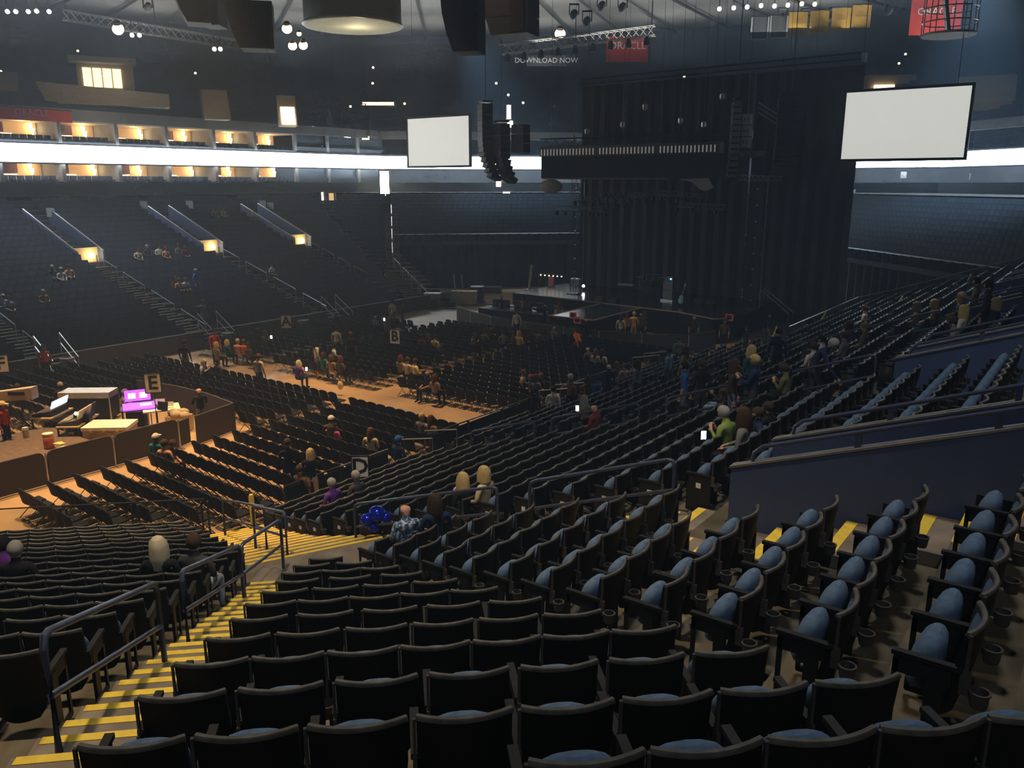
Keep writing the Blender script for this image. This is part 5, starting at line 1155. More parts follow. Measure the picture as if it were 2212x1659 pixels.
for lab, x, y, body in (('dark sponsor sign with a round emblem on the far concourse wall', 255, 436, 'CyberPolicy'), ('dark sponsor sign above the middle stairs', 362, 440, 'CHASE')):
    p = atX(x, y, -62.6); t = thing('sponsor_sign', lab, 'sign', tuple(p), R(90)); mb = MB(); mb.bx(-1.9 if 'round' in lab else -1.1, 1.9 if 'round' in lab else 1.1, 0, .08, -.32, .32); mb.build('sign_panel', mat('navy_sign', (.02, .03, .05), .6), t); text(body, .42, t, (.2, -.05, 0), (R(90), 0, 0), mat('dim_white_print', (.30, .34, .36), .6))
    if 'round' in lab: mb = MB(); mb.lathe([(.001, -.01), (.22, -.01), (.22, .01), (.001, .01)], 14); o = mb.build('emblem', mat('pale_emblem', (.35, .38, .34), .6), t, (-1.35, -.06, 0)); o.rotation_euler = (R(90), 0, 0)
for i, (x, y) in enumerate([(109, 459), (310, 443), (409, 442), (567, 441), (584, 445), (1842, 416), (1952, 378), (2101, 381), (1813, 405)]):
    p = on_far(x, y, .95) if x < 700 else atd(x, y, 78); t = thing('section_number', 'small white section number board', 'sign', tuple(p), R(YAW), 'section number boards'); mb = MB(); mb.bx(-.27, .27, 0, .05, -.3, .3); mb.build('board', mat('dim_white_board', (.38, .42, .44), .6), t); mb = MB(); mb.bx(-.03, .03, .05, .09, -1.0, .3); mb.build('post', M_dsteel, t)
    t['label'] = 'small white section number board on the far '+('left' if x < 700 else 'right')+' stand, '+['leftmost', 'third from left', 'fourth from left', 'fifth from left', 'sixth from left', 'lower of two by the drape', 'centre one', 'rightmost', 'smallest by the drape'][i]

# ------------------------------------------------------------------ hanging things under the roof
t = thing('centre_drum', 'round dark hanging drum with a pale lit underside', 'scoreboard', tuple(atd(763, 58, 42)))
mb = MB(); mb.lathe([(2.35, .0), (2.45, .12), (2.45, 2.6), (2.2, 2.9), (.3, 3.0)], 36); mb.build('drum_body', M_spk, t, smooth=40)
mb = MB(); mb.lathe([(.001, -.06), (2.2, -.03), (2.38, .0), (2.38, .05)], 36); mb.build('drum_underside', mat('pale_drum_underside', (.50, .48, .36), .7, var=.15, scale=.8, emit=.16, emcol=(1, .95, .7)), t, smooth=40)  # faint emission stands in for light falling on the underside
mb = MB(); mb.lathe([(2.5, .02), (2.55, .06), (2.5, .14)], 36); mb.build('rim_trim', M_steel, t)
for a in (0, 2.1, 4.2): mb = MB(); mb.tube([(1.5*math.cos(a), 1.5*math.sin(a), 2.9), (1.5*math.cos(a), 1.5*math.sin(a), 9)], .06, 5); mb.build('hang_rod', M_dsteel, t)
lamp('drum_lamp', 'POINT', tuple(atd(775, 90, 42)), 45, (1, .9, .62), None, .4)
def cluster(lab, x, y0, y1, w_, dep, rz, curved=True, txt=None):
    p = atd(x, y1, dep); H_ = (y1-y0)*dep/FPX; W_ = w_*dep/FPX; t = thing('speaker_cluster', lab, 'loudspeaker', tuple(p), R(YAW+rz))
    n = 3
    for i in range(n):
        mb = MB(); z0, z1 = H_*i/n, H_*(i+1)/n-.03; c0, c1 = (.55*(1-i/n)**2, .55*(1-(i+1)/n)**2) if curved else (0, 0)
        mb.hexa([(-W_/2+c0, -.6, z0), (W_/2, -.6, z0), (W_/2, .8, z0), (-W_/2+c0, .8, z0), (-W_/2+c1, -.6, z1), (W_/2, -.6, z1), (W_/2, .8, z1), (-W_/2+c1, .8, z1)]); mb.build('speaker_cabinet', M_spk, t)
    mb = MB(); mb.bx(W_*.12, W_*.42, -.64, -.6, .1, H_*.9); mb.build('grille', M_black, t)
    mb = MB(); mb.tube([(0, 0, H_), (0, 0, H_+6)], .05, 4); mb.build('hang_chain', M_dsteel, t)
    if txt: text(txt, .45, t, (W_*.2, -.66, H_*.93), (R(90), 0, R(0)), mat('tan_print', (.6, .5, .4), .6))
cluster('dark hanging loudspeaker cluster left of the drum, larger', 545, 12, 108, 96, 38, 12); cluster('dark hanging loudspeaker cluster at the far left of the rig', 418, -30, 52, 72, 40, 20)
cluster('dark hanging loudspeaker box between the two left clusters', 462, -20, 58, 40, 43, 0, False)
cluster('dark hanging loudspeaker cluster right of the drum with lettering', 1000, -8, 115, 82, 37, -12, True, 'JBL'); cluster('dark hanging loudspeaker cluster at the right of the rig', 1100, -30, 78, 110, 40, -25)
M_trussg = mat('grey_truss', (.30, .30, .29), .5, .4, var=.1)
for lab, a, b in (('long grey roof truss above the far left stands', (135, 32, 78), (520, 98, 86)), ('long grey roof truss above the stage side', (1080, 108, 80), (1415, 66, 76))):
    p, q = atd(*a), atd(*b); t = thing('roof_truss', lab, 'truss', tuple(p)); mb = MB(); truss(mb, (0, 0, 0), q-p, .85, 22, .06); mb.build('truss_bar', M_trussg, t)
    for f in (.02, .5, .98): mb = MB(); mb.tube([(q-p)*f, (q-p)*f+np.array([0, 0, 2.6])], .05, 4); mb.build('hang_rod', M_dsteel, t)
    if 'stage' in lab:
        for f in np.linspace(.05, .95, 9): mb = MB(); mb.lathe([(.12, .1), (.28, -.3), (.28, -.7), (.001, -.7)], 8, tuple((q-p)*f+np.array([0, 0, -.5]))); mb.build('hanging_lamp', M_black, t)
t = thing('round_cage', 'round steel viewing cage hanging at the top right', 'cage', tuple(atd(2048, 78, 46)))
mb = MB(); mb.lathe([(.2, 0), (1.4, 0), (1.45, .05), (1.45, .12), (.2, .12)], 24); mb.build('cage_floor', mat('pale_cage_floor', (.35, .35, .34), .6), t)
for z in (.7, 1.4, 2.2):
    mb = MB(); mb.tube([(1.4*math.cos(a), 1.4*math.sin(a), z) for a in np.linspace(0, 2*math.pi, 25)], .035, 5); mb.build('cage_ring', M_steel, t)
for a in np.linspace(0, 2*math.pi, 11)[:-1]: mb = MB(); mb.tube([(1.4*math.cos(a), 1.4*math.sin(a), .1), (1.4*math.cos(a), 1.4*math.sin(a), 2.6)], .03, 5); mb.build('cage_bar', M_steel, t)
mb = MB(); mb.tube([(0, 0, .1), (-.6, 0, 3.2)], .16, 6); mb.build('cage_arm', M_steel, t)
M_bulb = mat('white_globe_lamp', (1, 1, .95), .5, var=0, emit=1.6, emcol=(1, .97, .88))
for i, (x, y) in enumerate([(1554, 19), (1585, 17), (1614, 15), (1644, 12), (1673, 13), (1702, 11), (1732, 8), (1760, 9), (16, 25), (34, 25), (61, 25), (79, 24), (106, 25), (285, 76), (301, 76), (463, 106), (476, 106)]):
    p = atd(x, y, 73); t = thing('globe_lamp', f'round white roof lamp, {ORD[i+1 if i < 8 else i-7]} from the left in the '+('right' if i < 8 else 'left')+' roof row', 'lamp', tuple(p)); mb = MB(); mb.ball((0, 0, 0), .2, 10, 7); mb.build('globe', M_bulb, t, smooth=179); mb = MB(); mb.tube([(0, 0, .2), (0, 0, 1.2)], .04, 4); mb.build('stem', M_dsteel, t)
M_flood = mat('lit_flood_lamp', (1, .75, .4), .5, var=0, emit=6, emcol=(1, .66, .28))
for i, (x, y, r) in enumerate([(620, 62, .34), (632, 99, .3), (655, 98, .3), (503, 24, .26), (522, 24, .3), (646, 73, .16), (1210, 73, .5), (255, 63, .4), (838, 40, .14)]):
    p = atd(x, y, 60 if i != 6 else 84); t = thing('flood_lamp', 'lit warm flood lamp under the roof', 'lamp', tuple(p), R(YAW)); t['label'] = 'warm lit flood lamp under the roof, '+['brightest beside the drum', 'left of the low pair', 'right of the low pair', 'left on top of the speaker cluster', 'right on top of the speaker cluster', 'small one above the low pair', 'over the stage-side truss', 'over the far left truss', 'small one on the drum side'][i]
    mb = MB(); mb.ball((0, 0, 0), (r*1.1, r*.6, r)); mb.build('lamp_glass', M_flood, t, smooth=179); mb = MB(); mb.lathe([(r*.6, r*.5), (r*.9, r*.9), (r*.4, r*1.5)], 10); mb.build('lamp_housing', M_dsteel, t)
for i, (x, y) in enumerate([(1240, 30), (1300, 12), (1345, 15), (1268, 45), (1870, 30), (1920, 22), (1800, 38), (1690, 38), (1740, 40), (320, 15)]):
    p = atd(x, y, 74); t = thing('moving_light', 'dark moving light hanging from the roof', 'lamp', tuple(p), R(YAW)); t['label'] = 'dark moving light hanging from the roof, '+['left above the red banner', 'second left above the red banner', 'right above the red banner', 'lowest near the red banner', 'above the fourth gold banner', 'right of the gold banners', 'above the third gold banner', 'above the dark banners', 'above the first gold banner', 'at the far left'][i]
    mb = MB(); mb.lathe([(.12, -.5), (.3, -.3), (.34, .1), (.2, .35)], 10); o = mb.build('lamp_head', M_spk, t, smooth=50); o.rotation_euler = (R(30), R(25), 0); mb = MB(); mb.bx(-.45, -.38, -.1, .1, -.1, .7); mb.bx(.38, .45, -.1, .1, -.1, .7); mb.bx(-.45, .45, -.15, .15, .7, .85); mb.build('yoke', M_dsteel, t)
# ------------------------------------------------------------------ people
def body_mesh(pose):
    J = {'pelvis': ((0, 0, .95), (.155, .115)), 'waist': ((0, .005, 1.10), (.135, .10)), 'chest': ((0, 0, 1.30), (.165, .115)), 'nb': ((0, -.015, 1.44), (.10, .075)), 'neck': ((0, 0, 1.505), (.055, .055)),
         'head': ((0, .015, 1.60), (.078, .092)), 'top': ((0, .01, 1.68), (.068, .08)), 'nose': ((0, .125, 1.595), (.013, .013)), 'earL': ((-.09, .0, 1.60), (.02, .02)), 'earR': ((.09, .0, 1.60), (.02, .02))}
    for s, n in ((-1, 'L'), (1, 'R')):
        J.update({'sh'+n: ((s*.185, -.01, 1.40), (.068, .06)), 'el'+n: ((s*.245, -.03, 1.13), (.045, .045)), 'wr'+n: ((s*.245, .05, .89), (.03, .026)), 'pm'+n: ((s*.24, .07, .82), (.036, .02)),
                  'hip'+n: ((s*.095, 0, .90), (.095, .10)), 'kn'+n: ((s*.105, .02, .50), (.062, .062)), 'an'+n: ((s*.105, -.03, .09), (.042, .045)), 'to'+n: ((s*.12, .13, .04), (.042, .035))})
    def mv(names, d):
        for q in names: p, r = J[q]; J[q] = (tuple(np.array(p)+np.array(d)), r)
    def setp(q, p): J[q] = (p, J[q][1])
    up = ['waist', 'chest', 'nb', 'neck', 'head', 'top', 'nose', 'earL', 'earR', 'shL', 'shR', 'elL', 'elR', 'wrL', 'wrR', 'pmL', 'pmR']
    headn = ['head', 'top', 'nose', 'earL', 'earR']
    if pose in ('sit', 'sitphone', 'sitlean'):
        for q in list(J): p, r = J[q]; J[q] = ((p[0], p[1]+.10, p[2]-.43), r)
        for s, n in ((-1, 'L'), (1, 'R')):
            setp('hip'+n, (s*.10, .16, .50)); setp('kn'+n, (s*.13, .52, .52)); setp('an'+n, (s*.13, .50, .09)); setp('to'+n, (s*.14, .66, .04))
            setp('el'+n, (s*.25, .12, .72)); setp('wr'+n, (s*.14, .34, .64)); setp('pm'+n, (s*.10, .41, .62))
            if pose == 'sitphone': setp('wr'+n, (s*.09, .36, .82)); setp('pm'+n, (s*.06, .40, .88))
        lean = {'sit': .02, 'sitphone': .10, 'sitlean': .28}[pose]
        for q in up:
            p, r = J[q]
            if q[:2] in ('wr', 'pm'): continue
            J[q] = ((p[0], p[1]+lean*(p[2]-.52), p[2]-lean*.25*(p[2]-.52)), r)
        if pose == 'sitphone': mv(headn, (0, .03, -.02)); setp('nose', tuple(np.array(J['head'][0])+np.array([0, .105, -.035])))
    if pose == 'phone':
        for s, n in ((-1, 'L'), (1, 'R')): setp('el'+n, (s*.24, .06, 1.14)); setp('wr'+n, (s*.10, .28, 1.22)); setp('pm'+n, (s*.07, .33, 1.27))
    if pose == 'walk':
        setp('knL', (-.10, .20, .52)); setp('anL', (-.10, .22, .10)); setp('toL', (-.11, .38, .05)); setp('knR', (.10, -.06, .50)); setp('anR', (.10, -.30, .12)); setp('toR', (.11, -.16, .05))
        setp('elR', (.27, .10, 1.16)); setp('wrR', (.26, .30, 1.02)); setp('pmR', (.25, .36, .99)); setp('elL', (-.27, -.14, 1.15)); setp('wrL', (-.28, -.10, .90)); setp('pmL', (-.28, -.06, .83))
    if pose == 'bend':
        for q in up:
            p, r = J[q]; f = p[2]-.95; a = .75; J[q] = ((p[0], p[1]*math.cos(a)+f*math.sin(a)-.08, .95+f*math.cos(a)-p[1]*math.sin(a)), r)
        setp('wrR', (.2, .55, .72)); setp('pmR', (.19, .60, .66)); setp('elR', (.25, .40, .92))
        setp('knL', (-.10, .16, .50)); setp('anL', (-.10, .10, .09)); setp('toL', (-.11, .26, .04))
    if pose == 'reach': setp('elR', (.42, .12, 1.38)); setp('wrR', (.62, .22, 1.45)); setp('pmR', (.69, .25, 1.47))
    E_ = [('pelvis', 'waist'), ('waist', 'chest'), ('chest', 'nb'), ('nb', 'neck'), ('neck', 'head'), ('head', 'top'), ('head', 'nose'), ('head', 'earL'), ('head', 'earR')]
    for n in 'LR': E_ += [('chest', 'sh'+n), ('sh'+n, 'el'+n), ('el'+n, 'wr'+n), ('wr'+n, 'pm'+n), ('pelvis', 'hip'+n), ('hip'+n, 'kn'+n), ('kn'+n, 'an'+n), ('an'+n, 'to'+n)]
    for n, s in (('L', -1), ('R', 1)):         # fingers and thumb
        w_, p_ = np.array(J['wr'+n][0]), np.array(J['pm'+n][0]); d = p_-w_; d = d/np.linalg.norm(d); side = np.array([0, 1., 0]) if abs(d[2]) > .6 else np.array([s*1., 0, 0])
        side = side-d*(side@d); side /= np.linalg.norm(side); nrm = np.cross(d, side)
        for i, (o_, L) in enumerate(((-.027, .062), (-.009, .075), (.009, .07), (.026, .055))):
            a = p_+side*o_+d*.022; b = a+d*L*.55+nrm*.008*s; c = b+d*L*.4+nrm*.022*s
            for k, q in enumerate((a, b, c)): J[f'f{n}{i}{k}'] = (tuple(q), (.0095, .0095))
            E_ += [('pm'+n, f'f{n}{i}0'), (f'f{n}{i}0', f'f{n}{i}1'), (f'f{n}{i}1', f'f{n}{i}2')]
        a = w_+d*.03+side*.032; b = a+d*.04+side*.018
        J[f't{n}0'] = (tuple(a), (.011, .011)); J[f't{n}1'] = (tuple(b), (.009, .009)); E_ += [('wr'+n, f't{n}0'), (f't{n}0', f't{n}1')]
    names = list(J); idx = {q: i for i, q in enumerate(names)}
    me = bpy.data.meshes.new('b'); me.from_pydata([J[q][0] for q in names], [(idx[a], idx[b]) for a, b in E_], [])
    o = bpy.data.objects.new('b', me); C.objects.link(o); md = o.modifiers.new('skin', 'SKIN'); md.use_smooth_shade = True; md.branch_smoothing = .4
    for q in names:
        sv = me.skin_vertices[0].data[idx[q]]; sv.radius = J[q][1]; sv.use_root = (q == 'pelvis')
    sb = o.modifiers.new('sub', 'SUBSURF'); sb.levels = 1; sb.render_levels = 1
    dg = bpy.context.evaluated_depsgraph_get(); out = bpy.data.meshes.new_from_object(o.evaluated_get(dg)); bpy.data.objects.remove(o); out.name = 'person_'+pose
    reg = {}
    for a, b in E_:
        k = a+'|'+b
        reg[k] = 2 if (a in ('neck', 'head') or a.startswith(('wr', 'pm', 'f', 't'))) else 1 if a.startswith('el') else 3 if (a.startswith(('hip', 'kn')) or b.startswith('hip')) else 4 if a.startswith('an') else 0
    A = np.array([J[a][0] for a, b in E_]); B = np.array([J[b][0] for a, b in E_]); rg = np.array([reg[a+'|'+b] for a, b in E_]); D = B-A; DD = (D*D).sum(1)
    rad = np.array([max(J[a][1]) for a, b in E_])
    mi = []
    for pl in out.polygons:
        c = np.array(pl.center); t_ = np.clip(((c-A)*D).sum(1)/DD, 0, 1); dist = np.linalg.norm(c-A-D*t_[:, None], axis=1)/np.maximum(rad, .03); mi.append(int(rg[dist.argmin()]))
    out.materials.clear()
    for _ in range(5): out.materials.append(M_black)
    out.polygons.foreach_set('material_index', mi); out.polygons.foreach_set('use_smooth', [True]*len(mi)); out.update()
    hd = np.array(J['head'][0]); hs = np.array(J['top'][0])-hd; tilt = math.atan2(-hs[1], hs[2])
    return out, hd, max(v.co.z for v in out.vertices), tilt
POSES = {q: body_mesh(q) for q in ('stand', 'phone', 'walk', 'bend', 'reach', 'sit', 'sitphone', 'sitlean')}
def hair_mesh(kind):
    mb = MB(); n, m_ = 14, 9
    def cap(rx, ry, rz, cy, cz, cut, yb=.05):
        V = []; F = []; 
        for i in range(m_+1):
            for k in range(n):
                a = 2*math.pi*k/n; th = math.pi*i/m_; V.append((rx*math.sin(th)*math.cos(a), cy+ry*math.sin(th)*math.sin(a), cz+rz*math.cos(th)))
        for i in range(m_):
            for k in range(n):
                q = (i*n+k, i*n+(k+1) % n, (i+1)*n+(k+1) % n, (i+1)*n+k); c = np.mean([V[j] for j in q], axis=0)
                if c[2] < cut or (c[1] > yb and c[2] < .055): continue
                F.append(q)
        mb.add(V, F)
    if kind in ('short', 'long', 'tail', 'bob'): cap(.100, .118, .118, -.005, .02, -.07)
    if kind == 'long' or kind == 'bob':
        L = -.30 if kind == 'long' else -.17; rows = []
        for z, w_, y, ya in ((.11, .08, -.10, .0), (.06, .108, -.13, .03), (-.02, .122, -.145, .05), (-.14, .128, -.148, .045), (L, .118, -.145, -.02), (L-.03, .08, -.12, -.05)):
            rows.append([(w_*math.cos(a), ya+(y-ya)*(-math.sin(a)), z) for a in np.linspace(math.pi, 2*math.pi, 9)])
        mb.grid(rows); mb.grid([[(x*.8, y+.03, z) for x, y, z in reversed(r_)] for r_ in rows])
    if kind == 'tail': mb.tube([(0, -.11, .05), (0, -.17, .0), (0, -.16, -.12), (0, -.13, -.24)], [.03, .045, .04, .01], 8)
    if kind == 'cap':
        cap(.106, .124, .11, -.005, .03, .02, .3); mb.hexa([(-.075, .09, .035), (.075, .09, .035), (.06, .21, .02), (-.06, .21, .02), (-.075, .09, .05), (.075, .09, .05), (.06, .21, .032), (-.06, .21, .032)])
    if kind == 'beanie': cap(.108, .125, .135, -.005, .02, -.02, .3)
    return mb.mesh('hair', M_black, 60)
HAIR = {q: hair_mesh(q) for q in ('short', 'long', 'tail', 'bob', 'cap', 'beanie')}
mb = MB(); mb.ball((-.034, .088, .015), (.012, .01, .008), 8, 5); mb.ball((.034, .088, .015), (.012, .01, .008), 8, 5); mb.box((0, .088, -.05), (.045, .012, .008)); FACE = mb.mesh('face_features', mat('dark_face_features', (.05, .025, .02), .6))
COL = {'black': (.012, .012, .014), 'navy': (.015, .028, .075), 'grey': (.16, .155, .145), 'dgrey': (.05, .05, .052), 'white': (.62, .58, .50), 'cream': (.60, .48, .30), 'brown': (.10, .06, .035), 'dbrown': (.045, .028, .018), 'tan': (.28, .19, .11),
       'olive': (.13, .12, .06), 'green': (.22, .30, .07), 'teal': (.02, .16, .16), 'dteal': (.015, .085, .08), 'blue': (.03, .10, .32), 'denim': (.12, .19, .28), 'lden': (.30, .38, .45), 'purple': (.11, .03, .22), 'red': (.42, .04, .03), 'orange': (.70, .16, .04), 'peach': (.65, .32, .20),
       'pink': (.55, .08, .22), 'maroon': (.16, .03, .03), 'yellow': (.75, .60, .22), 'blond': (.52, .36, .15), 'pblond': (.68, .57, .38), 'hbrown': (.06, .034, .02), 'hred': (.12, .045, .02), 'hgrey': (.30, .29, .27), 'hblack': (.012, .010, .009), 'skin': (.56, .30, .19), 'skind': (.32, .16, .09)}
def cm(c): return mat('cloth_'+c, COL[c], .85, var=.12, scale=9, spec=.2)
def patt():                       # blue and white patterned shirt
    if 'patterned_shirt' in _mats: return _mats['patterned_shirt']
    m = bpy.data.materials.new('patterned_shirt'); m.use_nodes = True; nt = m.node_tree; b = nt.nodes['Principled BSDF']; b.inputs['Roughness'].default_value = .85
    tc = nt.nodes.new('ShaderNodeTexCoord'); n = nt.nodes.new('ShaderNodeTexNoise'); n.inputs['Scale'].default_value = 22; n.inputs['Detail'].default_value = 3; r = nt.nodes.new('ShaderNodeValToRGB'); r.color_ramp.interpolation = 'CONSTANT'
    r.color_ramp.elements[0].color = (.035, .07, .17, 1); r.color_ramp.elements[1].position = .48; r.color_ramp.elements[1].color = (.16, .25, .36, 1); e = r.color_ramp.elements.new(.56); e.color = (.62, .66, .68, 1)
    nt.links.new(tc.outputs['Object'], n.inputs['Vector']); nt.links.new(n.outputs['Fac'], r.inputs['Fac']); nt.links.new(r.outputs['Color'], b.inputs['Base Color']); _mats['patterned_shirt'] = m; return m
SURF = {'f': on_floor, 's': on_side, 'c': on_corner, 'F': on_far}
def person(x, y, pose, surf, face, top, bot, hair, hc, fore, label, sc=1.0, skin='skin'):
    me, hd, hh, tilt = POSES[pose]; sc = sc*1.07
    if surf == 'p': p = atz(x, y, DZ*0+hh*sc)
    else: p = SURF[surf](x, y, hh*sc+(.0 if surf == 'f' else .0))
    base = (p[0]-hd[0], p[1], p[2]-hh*sc)
    ca, sa = math.cos(R(face)), math.sin(R(face)); off = (-sa*hd[1]*sc, ca*hd[1]*sc)
    o = link('person', me, None, (p[0]-off[0], p[1]-off[1], base[2]), R(face)); o.scale = (sc,)*3
    tag(o, label, 'person', {'f': 'people on the floor', 's': 'people in the near stand', 'c': 'people in the corner seats', 'F': 'people in the far stand', 'p': 'people in the pit'}[surf])
    ms_ = [patt() if top == 'pattern' else cm(top), cm(skin) if fore == 's' else (patt() if top == 'pattern' else cm(top)), cm(skin), cm(bot), cm('black')]
    for i, q in enumerate(ms_): o.material_slots[i].link = 'OBJECT'; o.material_slots[i].material = q
    if hair:
        h = bpy.data.objects.new('hat' if hair in ('cap', 'beanie') else 'hair', HAIR[hair]); C.objects.link(h); h.parent = o; h.location = hd+np.array([0, .004, .022]); h.rotation_euler = (tilt, 0, 0)
        h.material_slots[0].link = 'OBJECT'; h.material_slots[0].material = cm(hc)
        if hair in ('cap',): 
            h2 = bpy.data.objects.new('hair', HAIR['short']); C.objects.link(h2); h2.parent = o; h2.location = hd+np.array([0, 0, .012]); h2.rotation_euler = (tilt, 0, 0); h2.scale = (.97, .97, .97); h2.material_slots[0].link = 'OBJECT'; h2.material_slots[0].material = cm('hbrown')
    f = bpy.data.objects.new('face_features', FACE); C.objects.link(f); f.parent = o; f.location = hd+np.array([0, 0, .02]); f.rotation_euler = (tilt, 0, 0)
    return o
ST, PH, WK, BD, RC_, SI, SP_, SL = 'stand', 'phone', 'walk', 'bend', 'reach', 'sit', 'sitphone', 'sitlean'
